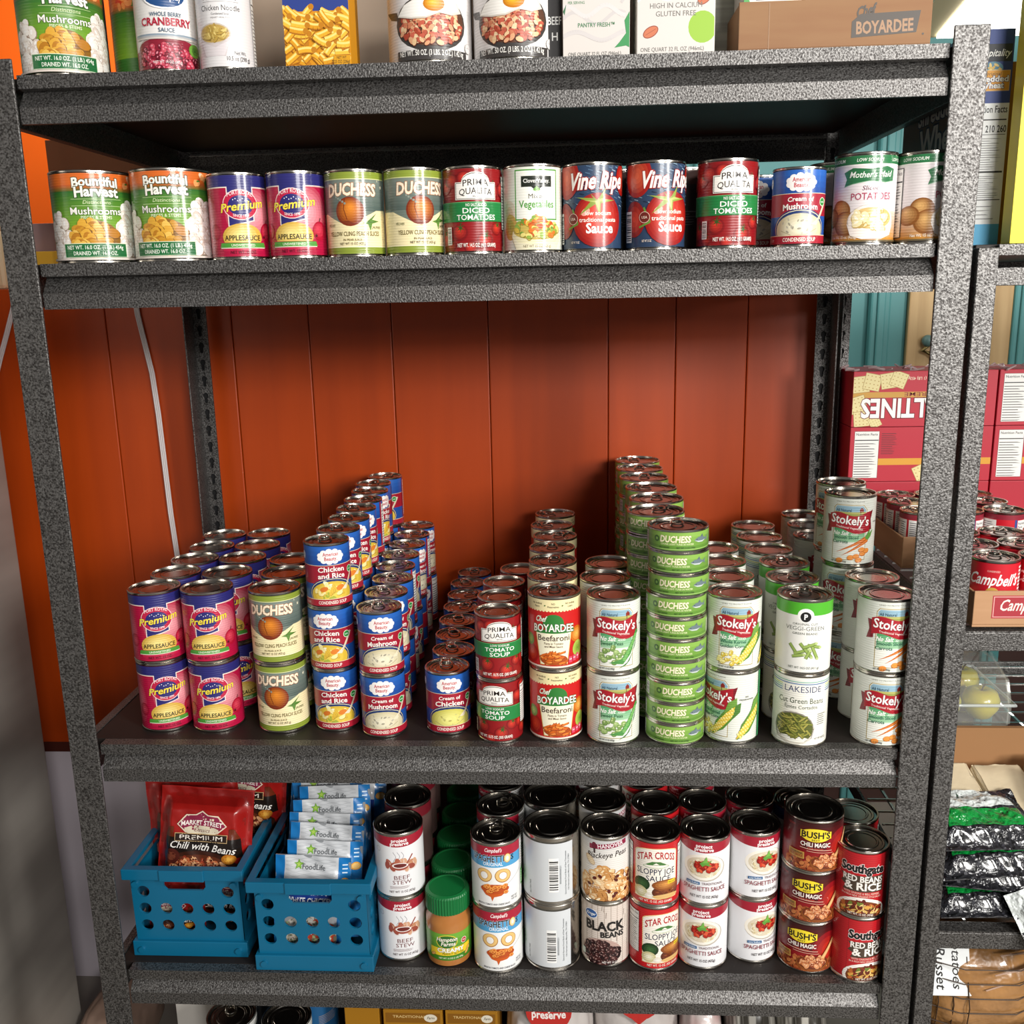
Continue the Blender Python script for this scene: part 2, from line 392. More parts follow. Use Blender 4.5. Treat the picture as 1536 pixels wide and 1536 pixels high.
def a_prima(r, H, l1, l2, l3, net):
    k = H/100; a = wrap(r, H, '8f1418'); tomatoes(a, 2, 38*k, 15, 7); tomatoes(a, 66*k, 98*k, 14, 8)
    a.R(-a.w/2, 36*k, a.w/2, 60*k, '1f7d3e'); a.R(-a.w/2, 59*k, a.w/2, 60*k, '5aa86a')
    def badge(g, c): a.P([(-25-g,64*k-g),(25+g,64*k-g),(25+g,82*k+g),(19+g,82*k+g)]+[(18*math.cos(t*PI/10), 82*k+g+(12*k+g*.3)*math.sin(t*PI/10)) for t in range(11)]+[(-19-g,82*k+g),(-25-g,82*k+g)], c)
    badge(1.6, 'f4efe6'); badge(.7, '2c2320'); badge(0, 'f6f2ea')
    a.T('PRIMA', 0, 80*k, 7.4*k, '2c2422', w=32, bold=.008, arc=-.006); a.T('QUALITA', 0, 69.5*k, 7.4*k, '2c2422', w=42, bold=.008, arc=-.005); a.T('BRAND', 0, 65.6*k, 1.8, '2c2422')
    a.T(l1, 0, 54.5*k, 3.4*k, 'f0f4e8', w=26); a.T(l2, 0, 46.2*k, 6.2*k, 'fbfaf2', w=34 if len(l2) < 6 else 42, bold=.012); a.T(l3, 0, 38*k, 6.2*k, 'fbfaf2', w=28 if len(l3) < 5 else 50, bold=.012)
    a.T(net, 0, 5*k, 4.6*k, 'f8efe6', w=50, bold=.02); a.bars(-42, 8*k, -34, 30*k); a.nut(40, 26*k, 66, 92*k, 14); return a
def a_beefaroni():
    a = wrap(.0376, 100, 'c41c1c'); a.R(-119, 84, 119, 100, 'f0e2ae')
    for i in range(48): a.E(-119+5*i, 84, 2, 1.6, 'f0e2ae', 0, 8, .002)
    for u, t1, t2 in ((-24, 'No Artificial', 'Flavors'), (0, 'NO', 'Preservatives'), (25, 'NO Artificial', 'Colors')): a.T(t1, u, 93, 2.6, '4a3a20', w=5 if t1 == 'NO' else 15); a.T(t2, u, 88.6, 2.6, '4a3a20', w=16 if t2[0] == 'P' else 8)
    for u in (-12, 13): a.E(u, 91.5, 1.3, 1, '3f6a2a', .5, 8)
    a.grad(-36, 18, 13, 14, 'a01a14', 'd84a2a', 4); a.grad(38, 46, 13, 12, 'c86a1a', 'f0b858', 4); a.grad(40, 24, 11, 12, 'a8c050', '6a8a2a', 4); a.grad(-40, 38, 9, 9, '6a8a2a', 'a8c050', 3)
    a.P([(-27,52),(27,52),(20,4),(-20,4)], 'd9b060'); a.P([(-26,52),(26,52),(19,5),(-19,5)], 'f4eed2')
    a.E(0, 66, 15, 13, '2f7a34'); a.P([(-32,51),(32,51),(31,56),(-31,56)], '2f7a34')
    a.T('Chef', -19, 68, 8, 'f8f4e6', w=16, shear=.3, bold=.02, out=('2f6a30', .03)); a.T('BOYARDEE', 0, 54, 10.5, 'fbf8ee', w=60, bold=.02, arc=-.002, out=('28602c', .05))
    a.T('Beefaroni', 0, 40, 8.4, '3a1c12', w=46, bold=.01); a.T('Pasta in Tomato', 0, 34.5, 3.2, '5a3a20', w=27); a.T('and Meat Sauce', 0, 30, 3.2, '5a3a20', w=26)
    a.grad(0, 12, 20, 8, 'a84a16', 'd06a22', 3)
    r = random.Random(3)
    for i in range(26):
        u, v, t = r.uniform(-16, 16), r.uniform(6, 22), r.uniform(-.7, .7); c = r.choice(['e07a28', 'd2641c', 'ee9340'])
        q = 6; a.P([(u-q*math.cos(t)-1.6*math.sin(-t), v-q*math.sin(t)-1.6), (u+q*math.cos(t), v+q*math.sin(t)-1.6), (u+q*math.cos(t), v+q*math.sin(t)+1.6), (u-q*math.cos(t), v-q*math.sin(t)+1.6)], '9a4012', .003); a.E(u, v+.3, 5.4, 1.5, c, t, 10, .003)
    for i in range(3): a.R(22+7*i, 6+i, 27.6+7*i, 15+i, 'd94a6a'); a.T('250', 24.8+7*i, 10+i, 2, 'ffffff')
    a.R(-119, 0, 119, 2.6, 'e8ded0'); return a
def a_stokely(kind):
    a = wrap(.0376, 100, 'dfe2d8'); r = random.Random(9)
    for i in range(40): a.E(r.uniform(-119, 119), r.uniform(4, 96), 1+2*r.random(), .5, 'd0d8cc', r.random()*3, 8, .001)
    a.T('LINED TO PROTECT FLAVOR', 0, 94.5, 2, '8a8a80', w=42)
    a.P([(-24,6),(26,6),(26,84),(20,91),(-20,91),(-24,86)], 'a8945a'); a.P([(-23,7),(25,7),(25,84),(19.5,90),(-19.5,90),(-23,85.5)], 'e9eae0')
    a.P([(-22,78),(24,78),(24,83.5),(19,89),(-19,89),(-22,85)], '8fb2c4'); a.bands(-22, 24, 72, 80, '7a8a3a', 'b8b468', 4); a.P([(14,80),(20,80),(20,84),(17,87),(14,84)], '8a2a20'); a.R(15, 74, 16, 80, '5a4a30')
    a.bands(-22, 24, 34, 58, '9cc8a0', '3f9a5e', 8)
    a.T('All Natural', -9, 80.5, 4.2, '2a4a5a', w=22, bold=.015)
    top = [(-30+62*i/14, 76+3*math.sin(i*.55)+i*.1) for i in range(15)]; bot = [(-30+62*i/14, 55-2+3*math.sin(i*.5)-i*.35) for i in range(15)]
    a.P([(-36,74),(-27,73),(-27,48),(-37,46),(-33,60)], '7a1420'); a.P([(26,78),(38,82),(34,68),(37,52),(28,52)], '7a1420'); a.P(bot+top[::-1], 'a81c2a')
    a.T("Stokely's", 1, 61, 13, 'fdfbf6', w=57, bold=.018, rot=-.08, out=('6a1018', .02)); a.T('Traditional Vegetables', 0, 54.5, 3, 'f0dcd4', w=40, rot=-.12)
    a.T('No Salt', -12, 44.5, 6, 'fbfaf2', w=22, shear=.3, bold=.022); a.T('ADDED', 8, 44.5, 2.6, 'fbfaf2', w=11)
    if kind == 'peas':
        a.T('Sweet Peas', -6, 38, 5.2, '28603a', w=32, bold=.015)
        a.pile(-6, 24, 20, 12, 26, 3.4, ['8aa860', '9cb872', '7a9a52'], 3, .95, 'c4d49a', '5a7838')
        a.P([(-10,12),(10,10),(22,24),(36,56),(32,58),(20,36),(8,18)], '4f9048'); a.P([(4,4),(14,8),(26,26),(34,50),(30,34),(20,14)], '3a7838')
        for i in range(8): a.E(12+2.6*i, 17+4.6*i, 2.8, 2.8, '74b060', 0, 12)
    elif kind == 'corn':
        a.T('Whole Kernel', -4, 38.5, 5, '2a6a50', w=36, bold=.015); a.T('Golden Corn', -5, 32, 5, '2a6a50', w=34, bold=.015)
        a.pile(-8, 17, 19, 9, 26, 3.2, ['ead870', 'f0e490', 'dcc450'], 3, .8, 'f8f2c0', 'b89a38')
        corncob(a, 20, 32, 1)
    else:
        a.T('Smooth Sliced', -4, 38.5, 5, '2a6a50', w=36, bold=.015); a.T('Carrots', -12, 32, 5, '2a6a50', w=22, bold=.015)
        for x0, y0, x1, y1 in ((-18, 17, 24, 40), (-10, 12, 28, 38)):
            a.P([(x0, y0), (x1+2, y1-4), (x1+3, y1), (x1, y1+2)], 'c8621e'); a.P([(x0+1, y0+.6), (x1+1, y1-2.5), (x1+1.5, y1)], 'e48a3c')
        a.P([(24,40),(34,54),(33,46),(40,52),(36,42),(30,36)], '5f9a44')
        for u, v in ((-12,5),(4,10),(12,12),(16,6),(22,16),(28,20),(20,22)): a.E(u, v, 5.2, 4, 'b8621c', .2, 14, .006); a.E(u, v+.5, 4.8, 3.4, 'ea9442', .2, 14, .006)
    a.T('NET WT 15 OZ (425g)', -13, 2.4, 2.8, '30302c', w=22, bold=.015)
    a.T('NO', 52, 66, 2.4, '55554e'); a.T('PRESERVATIVES', 52, 62, 2.2, '55554e', w=22)
    if kind == 'corn': corncob(a, 58, 30, 1.1)
    a.R(76, 0, 84, 100, '3f9a5e'); a.nut(86, 6, 116, 94); a.T("Stokely's", -96, 60, 10, 'a81c2a', w=30, bold=.03); return a
def corncob(a, u, v, k):
    def t(x, y): return (u+k*(x*.62-y*.5), v+k*(x*.78+y*.62))
    a.P([t(-30,-2), t(-10,-11), t(14,-10), t(30,2), t(12,10), t(-12,9)], '5a8a34'); a.P([t(-31,0), t(-12,-7), t(12,-7), t(26,2), t(10,6), t(-14,5)], 'd8b438')
    r = random.Random(2)
    for i in range(13):
        for j in range(5):
            p = t(-24+3.7*i, -5+2.5*j*(1-abs(i-6)*.03)); a.E(p[0], p[1], 1.5*k, 1.2*k, ['f0dc70', 'f6ea98', 'e4c850'][(i+j) % 3], .9, 8, .001)
    a.P([t(6,8), t(22,16), t(36,10), t(30,2), t(16,6)], '6f9c40'); a.P([t(10,-10), t(26,-12), t(36,-2), t(28,2)], '4a7a30')
def a_veggi():
    a = wrap(.0376, 100, 'e9e8e2'); a.R(-119, 82, 119, 100, '4fae2c')
    a.E(0, 82, 11, 10, 'f4f4f0'); a.R(-12, 60, 12, 76, 'e9e8e2'); a.E(0, 80, 7.2, 7.2, '1c1c1c'); a.T('P', .2, 76.6, 7, 'f4f4f0', bold=.04)
    a.T('ORIGINAL CUT', 0, 68, 3, '6a6e66', w=34); a.T('VEGGI-GREEN', 0, 60.5, 5.6, '6a6e66', w=54, bold=0); a.T('GREEN BEANS', 0, 54.5, 3, '6a6e66', w=34)
    r = random.Random(4)
    for u0, v0, u1, v1 in ((-20,40,-8,24),(-14,26,6,34),(-6,42,10,22),(4,40,22,36),(2,20,8,32),(10,38,18,20),(-16,22,0,26),(-2,36,16,42)):
        a.line([(u0,v0),(u1,v1)], 4.6, '5f7434'); a.line([(u0,v0+.4),(u1,v1+.4)], 3.2, '93ab58'); a.E(u1, v1, 2.2, 2, 'b8c888', 0, 10)
    a.T('NET WT 14.5 OZ (411 g)', 0, 5, 3.2, '7a7e76', w=42); a.nut(72, 8, 104, 78); return a
def a_lakeside():
    a = wrap(.0376, 100, 'eceae0')
    for i, c in enumerate(('2f5f9a', '5a94b0', '8ab89a', 'c8d070', '3a6aa0', '7ab0a0')): a.R(-119, 78+i*3, 119, 79.3+i*3, c)
    a.R(-24, 76, 40, 89, 'eceae0'); a.T('LAKESIDE', 6, 78.5, 8.6, '2c3a66', w=52, bold=0)
    a.T('Cut Green Beans', 4, 62, 8, '3a4a34', w=66, bold=0, arc=-.001); a.T('Ejotes Cortados', 4, 54, 5, '3a4a34', w=46, bold=0)
    a.E(-6, 24, 29, 25, '8a8478'); a.E(-6, 24, 27.5, 23, '59602a'); a.E(-6, 5, 27, 8, 'eceae0')
    r = random.Random(8)
    for i in range(70):
        u, v, t = -6+24*math.sqrt(r.random())*math.cos(r.random()*6.3), 27+16*r.uniform(-1, 1), r.uniform(-1, 1)
        if ((u+6)/27)**2+((v-25)/21)**2 > .86: continue
        q = 5; a.line([(u-q*math.cos(t), v-q*math.sin(t)), (u+q*math.cos(t), v+q*math.sin(t))], 3.4, '4a5020'); a.line([(u-q*math.cos(t), v+.5-q*math.sin(t)), (u+q*math.cos(t), v+.5+q*math.sin(t))], 2.4, r.choice(['8f8f3e', 'a29c4a', '7c8236']))
    a.P([(-36,26),(-30,8),(-14,0),(4,0),(20,10),(24,26),(30,26),(30,-1),(-40,-1)], 'eceae0'); a.P([(-34,26),(-28,8),(-12,1),(2,1),(18,8),(23,26),(21,16),(10,5),(-8,4),(-22,8),(-30,18)], 'cfcabc')
    a.T('NET WT 14.5 OZ', 34, 8, 2.6, '4a4a44', w=20); a.lines(28, 30, 44, 48, 6, '8a8a80', .35); a.nut(72, 6, 104, 74); return a
def a_tuna():
    a = wrap(.0418, 25, '6f9c3c'); a.bands(-132, 132, 0, 25, '5f8c34', '86b04e', 4); a.R(-132, 1.2, 132, 2, 'a8c878')
    a.E(-34, 15, 4.4, 4.4, '3a6030'); a.star(-34, 15, 3, '8ab45a', 6)
    a.T('DUCHESS', -7, 11.5, 8.6, 'f6efcc', w=42, bold=.03, shear=.1, out=('8a9450', .03)); a.T('CHUNK LIGHT TUNA IN WATER', -4, 7.6, 2.4, 'e4ecb4', w=46)
    a.T('SALT ADDED', -22, 3, 2.2, '2c4020', w=15); a.T('NET WT. 5 OZ (142g)', 8, 3, 2.2, '2c4020', w=26)
    a.P([(20,14),(26,17.5),(34,18),(41,15),(46,18.5),(44.5,13.5),(46,10),(41,13),(34,10),(26,10.5)], '6a7a80'); a.P([(20,13.4),(26,12.4),(34,12.2),(40,13.2),(34,10.2),(26,10.7)], 'c4ccc8'); a.E(24, 14.6, .7, .7, '20282a', 0, 8); a.P([(30,18),(34,21.5),(35,17.6)], '5a6a70')
    a.bars(-64, 3, -54, 22); a.R(-66, 2, -65, 23, 'dfe8c8'); a.R(58, 3, 96, 22, 'e4ead0'); a.lines(60, 4, 94, 21, 8, '6a7a5a', .35); a.lines(-104, 4, -74, 21, 8, 'a8c080', .35); return a
def a_mushroom():
    a = wrap(.052, 108, '3c7a2c'); a.bands(-164, 164, 30, 92, '7fae2c', '2a6a2c', 10); a.R(-164, 92, 164, 108, 'd86a28'); a.bands(-164, 164, 84, 94, '2f6a2a', 'c8602a', 5)
    a.pile(-110, 98, 40, 6, 20, 5, ['c83a1a', 'e08a4a', '4a7a2a'], 2); a.pile(60, 97, 28, 6, 22, 5, ['c83a1a', 'e8a060', '4a7a2a', 'f0d0b0'], 4)
    a.T('Bountiful', 2, 93, 11, 'fbf7ec', w=56, bold=.035, arc=-.003, out=('28401c', .05)); a.T('Harvest', 3, 80, 12, 'fbf7ec', w=54, bold=.035, arc=-.002, out=('28401c', .05))
    a.line([(-30,76),(34,76)], .5, 'c8dca0'); a.T('Distinctions', 2, 70, 4.4, 'dce8b8', w=34, shear=.25, bold=0); a.line([(-30,67.6),(34,67.6)], .5, 'c8dca0')
    a.T('Mushrooms', 0, 57, 8.6, 'fbf8ee', w=64, bold=.012, out=('1e3a14', .03)); a.T('PIECES & STEMS', 0, 51.5, 3.6, 'e4ecc8', w=38)
    a.pile(48, 36, 22, 34, 80, 7, ['efe6dc', 'e4d6ca', 'f6f0e8', 'd8c8bc'], 5, .85, 'fbf8f4', 'a08a7a'); a.pile(-52, 30, 16, 30, 60, 6.5, ['efe6dc', 'e0d2c6', 'f6f0e8'], 6, .85, 'fbf8f4', 'a08a7a')
    a.E(-4, 26, 31, 24, '8a5f18'); a.pile(-4, 27, 28, 21, 60, 7.4, ['dba53a', 'c88f2a', 'e8bc58', 'b87a22'], 7, .7, None, '7a5014')
    a.R(-46, 3, 34, 21, 'd8e4c8'); a.R(-45.2, 3.8, 33.2, 20.2, '1f6a38'); a.T('NET WT. 16.0 OZ. (1 LB.) 454g', -6, 13.4, 4.8, 'f0f6e8', w=70, bold=.012); a.T('DRAINED WT. 16.0 OZ.', -6, 6, 4.8, 'f0f6e8', w=54, bold=.012)
    a.R(-164, 0, 164, 2.6, 'e2d6cc'); a.R(72, 2.6, 73.5, 108, '2a4a20'); a.nut(74, 3, 112, 106, 18); return a
def a_mixveg():
    a = wrap(.0376, 100, 'e4e6d8'); a.grad(-40, 42, 18, 26, 'e4e6d8', 'dba080', 4); a.grad(-38, 28, 12, 16, 'c8a050', '8aa040', 3)
    a.P([(-29,36),(-14,36),(-6,29),(0,27),(6,29),(14,36),(29,36),(29,97),(-29,97)], '4f9a3c'); a.P([(-27.4,37.6),(-13.6,37.6),(-5.6,30.8),(0,29),(5.6,30.8),(13.6,37.6),(27.4,37.6),(27.4,95.4),(-27.4,95.4)], 'f0f0e6')
    a.P([(-20,76),(-7,76),(0,70),(7,76),(20,76),(20,89),(-20,89)], '20261c'); a.T('CloverValley.', 0, 81, 4.6, 'f4f4ee', w=34); a.P([(-5,72),(0,77),(5,72),(0,70)], '6aa63c')
    a.T('Mixed', 0, 62, 5.6, '40382c', w=21, bold=0); a.T('Vegetables', 0, 51, 8.6, '4f9a3c', w=46, bold=.016)
    a.E(0, 16, 35, 22, 'e8e0b8'); a.E(0, 24, 33, 12, 'c8b058'); a.pile(0, 26, 30, 12, 70, 4, ['e0762a', 'd8b848', '8fae48', 'e8d880', 'c8541c', '6f9438'], 5, .7, None, '8a7a2a')
    a.pile(0, 40, 4, 3, 8, 2.4, ['e0762a', 'd8b848', '8fae48'], 9); a.P([(-35,18),(-28,0),(28,0),(35,18),(24,9),(0,6),(-24,9)], 'ece4c4'); a.T('NET WT 15 OZ (425 g)', 0, 2.6, 3.2, '6a5c38', w=36); a.nut(66, 6, 98, 90); return a
def a_pasta():
    a = wrap(.0376, 100, '2a3f5c'); r = random.Random(6)
    for i in range(240):
        u, v = r.uniform(-119, 119), r.uniform(48, 100); a.line([(u,v),(u+6,v-1.5)], 1, r.choice(['54708c', '7c98ac', '1c2c44', '9cb4c4', '3a5674']))
    a.grad(-40, 86, 20, 26, 'a01810', 'e0603a', 5); a.grad(44, 84, 14, 20, 'a01810', 'd84a30', 4); a.grad(-44, 34, 16, 22, '8a1410', 'd0402a', 4)
    a.grad(4, 34, 33, 33, '961210', 'e2432e', 8, -4, 5); a.E(-12, 44, 6, 4, 'f0a898', .6)
    a.P([(2,58),(-6,66),(-2,60),(-24,62),(-6,56),(-20,40),(0,53),(6,38),(7,54),(26,58),(10,59),(14,74),(5,61)], '8a9a3c'); a.P([(2,57),(-14,58),(0,55),(5,44),(6,56),(18,58),(8,60)], 'b4bc68')
    a.line([(-30,48),(-22,30),(-36,24)], 2.4, '5f8a34')
    a.T('Vine Ripe', 2, 72, 19, 'fbf6ee', w=74, bold=.03, shear=.22, rot=.02, out=('a02018', .035))
    a.T('low sodium', 4, 40, 5, 'fbf3ea', w=33); a.T('traditional pasta', 4, 32, 5, 'fbf3ea', w=48); a.T('Sauce', 6, 18.5, 11.5, 'fffaf2', w=34, bold=.03)
    a.E(-29, 36, 7, 7, 'd8b8a8'); a.E(-29, 36, 6.3, 6.3, '6a2018'); a.T('USA', -29, 34.5, 3, 'e8d0c0'); a.T('NET WT 15 OZ', -26, 6, 2.8, 'f0e0d0', w=12)
    a.bars(-60, 6, -48, 44); a.nut(66, 6, 98, 66); return a
def a_potato():
    a = wrap(.0376, 102, 'e4dcdc'); a.bands(-119, 119, 0, 36, 'c88a3a', 'e0c8b8', 7); a.R(-119, 92, 119, 102, '2a7244'); a.R(-119, 90.8, 119, 92, 'f2efe8')
    for u in (-48, 0, 46): a.T('LOW SODIUM', u, 95, 3.8, 'f0f4ea', w=32, shear=.1)
    a.P([(-32,83),(-20,88),(0,86),(22,89),(34,86),(33,72),(20,70),(0,72),(-20,69),(-31,66),(-28,75)], '2c6f44'); a.line([(-31,66),(-20,69),(0,72),(20,70),(33,72)], .8, '8ab090')
    a.T("Mother's Maid", 2, 76, 7, 'f6f6ee', w=52, shear=.25, bold=.012, arc=.001)
    a.T('Sliced', 2, 61, 5.4, '70304a', w=20, shear=.2, bold=0); a.T('POTATOES', 4, 50, 8, 'a83a58', w=50, bold=.008)
    for u, v, q in ((-36, 38, 13), (-28, 22, 15), (-52, 30, 12)): a.grad(u, v, q*1.15, q, '8a5424', 'd8a868', 6, -3, 4)
    a.E(6, 24, 31, 21, 'c8b8a8'); a.E(6, 25, 29.6, 19.6, 'f0e6dc'); a.grad(6, 28, 26, 13, 'd8b878', 'e8d49a', 3)
    a.pile(6, 27, 22, 11, 22, 7.5, ['f0e2b4', 'f6ecca', 'e8d69a'], 4, .62, 'fbf6e2', 'c0a058'); a.P([(-25,22),(-20,8),(-6,3),(18,3),(32,8),(36,22),(26,13),(6,10),(-14,13)], 'f2e8e0')
    a.R(-119, 0, 119, 2, '6a5a3a'); a.T('Net Wt. 15 oz. (425g)', -30, 4.4, 3.4, 'fbf0dc', w=36); a.R(-92, 4, -62, 88, '303030'); a.nut(-91.4, 4.6, -62.6, 87.4, 18); a.nut(66, 4, 96, 88); return a
def a_cranberry():
    a = wrap(.0376, 100, 'e9e6e2'); a.grad(0, 12, 50, 28, 'b8a8a0', '7a1428', 3); a.R(-119, 0, 119, 22, '8a1c30'); a.E(0, 22, 44, 14, '8a1c30')
    a.pile(0, 14, 40, 15, 110, 3.6, ['b02844', '8a1430', 'c84a5c', '6a0f24'], 3, .9, 'e08a98', '4a0818'); a.grad(36, 24, 10, 8, '6a9a3a', '3a6a2a', 3); a.bands(-44, 44, 34, 40, 'd0c8c0', '8a9aa8', 3)
    a.E(0, 84, 27, 16, 'f4f4f4'); a.E(0, 84, 25, 14, '1f4a80'); a.E(0, 92, 18, 7, '4a86b8'); a.T('Ocean Spray', 0, 79, 7.4, 'fbfbfb', w=40, bold=.025, out=('16386a', .03))
    a.T('WHOLE BERRY', 0, 60, 4.6, '3a5a74', w=38); a.T('CRANBERRY', 0, 49.5, 8.6, 'b01c38', w=62, bold=.024); a.T('SAUCE', 0, 42, 4.6, '3a5a74', w=19); a.T('NET WT 14 OZ (397g)', -2, 6, 3, 'f4e4e4', w=34); a.nut(66, 30, 98, 96); return a
def a_noodle():
    a = wrap(.0326, 96, 'e2dfdf'); a.grad(0, 50, 30, 60, 'e2dfdf', 'f0eeee', 3)
    a.T('Healthy', 0, 86, 9, '6a6464', w=34, bold=0, shear=.25); a.T('KITCHEN', 0, 76, 8.4, '6a6464', w=42, bold=0); a.line([(-22,74),(24,74)], .5, '8a8484')
    a.T('Chicken Noodle', 0, 64, 6.2, '3a3636', w=50, bold=.004); a.T('Condensed Soup', 0, 59, 2.4, '4a4646', w=22); a.T('HEART HEALTHY', 0, 55, 1.8, '8a8484', w=24)
    a.E(-10, 38, 22, 12, 'c8bcb0'); a.E(-10, 38, 20, 10.4, 'c0a058'); a.pile(-10, 38, 16, 8, 40, 4, ['e0c878', 'cbb060', 'b89848'], 3, .35, None, '8a7030'); a.P([(-32,36),(-24,12),(4,12),(12,36),(0,27),(-20,27)], 'd0c6c6'); a.P([(-30,30),(-22,12),(2,12),(10,30),(-8,22)], 'dcd4d6')
    a.T('Net Wt.', 22, 14, 4.2, '4a4646', w=15, bold=0); a.T('10.5 oz (298 g)', 20, 7, 4.8, '3a3636', w=30, bold=.006); a.R(44, 0, 46, 96, 'b8b4b4'); a.nut(46, 4, 74, 94); return a
def a_hash():
    a = wrap(.0524, 108, 'e6e2e0'); a.grad(0, 70, 40, 50, 'e6e2e0', 'f2f0ee', 3)
    a.T('CORNED BEEF', 0, 97, 10, '3c3434', w=70, bold=.012); a.T('HASH', 0, 84, 13, '3c3434', w=46, bold=.012)
    a.P([(-72,60),(-46,56),(-44,46),(-60,50)], '4a4644'); a.E(0, 41, 48, 32, '3e3a38'); a.E(0, 43, 45, 28, '5a3a2a')
    a.pile(0, 38, 41, 21, 190, 4.4, ['b85a44', 'd8a078', 'c87a58', 'a8442e', 'e0bc90', 'c4604a', 'e8cca4'], 6, .6, None, '6a2c1c')
    a.P([(-44,50),(-34,62),(-10,72),(14,73),(34,64),(40,54),(26,50),(10,52),(-6,46),(-24,46)], 'd8d0c4'); a.P([(-43,51),(-33,62),(-10,71),(14,72),(32,64),(36,56),(24,52),(10,54),(-6,48),(-24,48)], 'f8f5ee')
    a.grad(4, 62, 13, 8.4, 'c87a14', 'f0bc30', 5, -2, 2); a.R(-46, 0, 48, 11, '3e3a38'); a.T('NET WT. 50 OZ. (3 LBS. 2 OZ.) 1.42 kg', 0, 4.6, 6, 'f2efe8', w=84, bold=.014)
    a.E(52, 16, 6, 6, 'b8b4b0'); a.E(52, 16, 5.4, 5.4, 'dcd8d6'); a.T('U.S.', 52, 16, 2, '8a8684'); a.nut(86, 6, 128, 100); return a
def a_preserve(kind):
    a = wrap(.0376, 100, 'e8e8ea')
    a.P([(-119,84)]+[(-119+238*i/40, 86-3*math.cos((-119+238*i/40)/75*PI)) for i in range(41)]+[(119,100),(-119,100)], 'a01c30')
    a.T('project', 0, 91, 5.4, 'f8f0f0', w=24, bold=.03); a.T('preserve', 0, 85.4, 5.4, 'f8f0f0', w=28, bold=.03)
    if kind == 'stew':
        for i in (-8, -2, 4): a.line([(i+2*math.sin(k*.9+i), 58+k*2.4) for k in range(8)], .7, '8a8890')
        a.pile(0, 52, 25, 8, 26, 6, ['b0624c', 'c48a68', '9a4a3c', 'd0a080'], 3, .6, None, 'e0d0c8'); a.pile(0, 53, 15, 6, 12, 5, ['b0624c', 'c48a68'], 5, .6); a.E(0, 50, 13, 6, '9a4a3c'); a.E(0, 52, 12.4, 4.6, 'f0e8e4'); a.E(0, 52, 10, 3.4, '6a2420'); a.line([(10,54),(20,68)], 2, '9a4a3c')
        a.T('BEEF', 2, 28.5, 6.4, '7a4a4a', w=24, bold=0); a.T('STEW', 2, 20.4, 6.4, '7a4a4a', w=29, bold=0); a.lines(-17, 13, 21, 18, 3, '9a8a8a', .4); a.T('NET WT 15 OZ (425g)', 2, 6, 3.6, '5a4a4a', w=40); a.E(-36, 76, 4.6, 4.6, 'c4c4c8'); a.E(-36, 76, 3.6, 3.6, 'dedee2')
    else:
        a.E(1, 58, 33, 22, 'b8b0a4'); a.E(0, 59, 32, 21, 'f2ece0'); a.E(0, 59, 27, 17, 'd8ccb4')
        r = random.Random(4)
        for i in range(70):
            t, q = r.random()*6.3, 17+7*r.random(); u, v = q*math.cos(t), 57+q*.6*math.sin(t); a.line([(u,v),(u+5*math.cos(t+1.4),v+3*math.sin(t+1.2)),(u+7*math.cos(t+2),v+4*math.sin(t+2))], 1, r.choice(['efe2c0', 'e0cfa0', 'f6eed6', 'c8b488']))
        a.pile(2, 61, 18, 8, 60, 3.4, ['b02418', 'c83a24', '901810', 'd85a3a'], 3, .6, None, '6a0f0a'); a.P([(-6,66),(2,73),(4,68),(12,72),(7,66),(12,62),(2,64),(-2,61)], '5f9a3c'); a.P([(-2,67),(4,78),(6,68)], '74b04a')
        a.R(-26, 30.5, -5, 35, '2f6090'); a.T('Low Sodium', -15.5, 31.6, 2.4, 'f0f4f8', w=17); a.T('TRADITIONAL', 14, 31, 3.8, '6a4048', w=32, bold=0)
        a.T('SPAGHETTI SAUCE', 2, 20.5, 6.8, '8a2434', w=66, bold=.004); a.T('NET WT 15 OZ (425g)', 2, 9, 4.2, '4a4044', w=42)
    a.nut(66, 6, 98, 78); return a
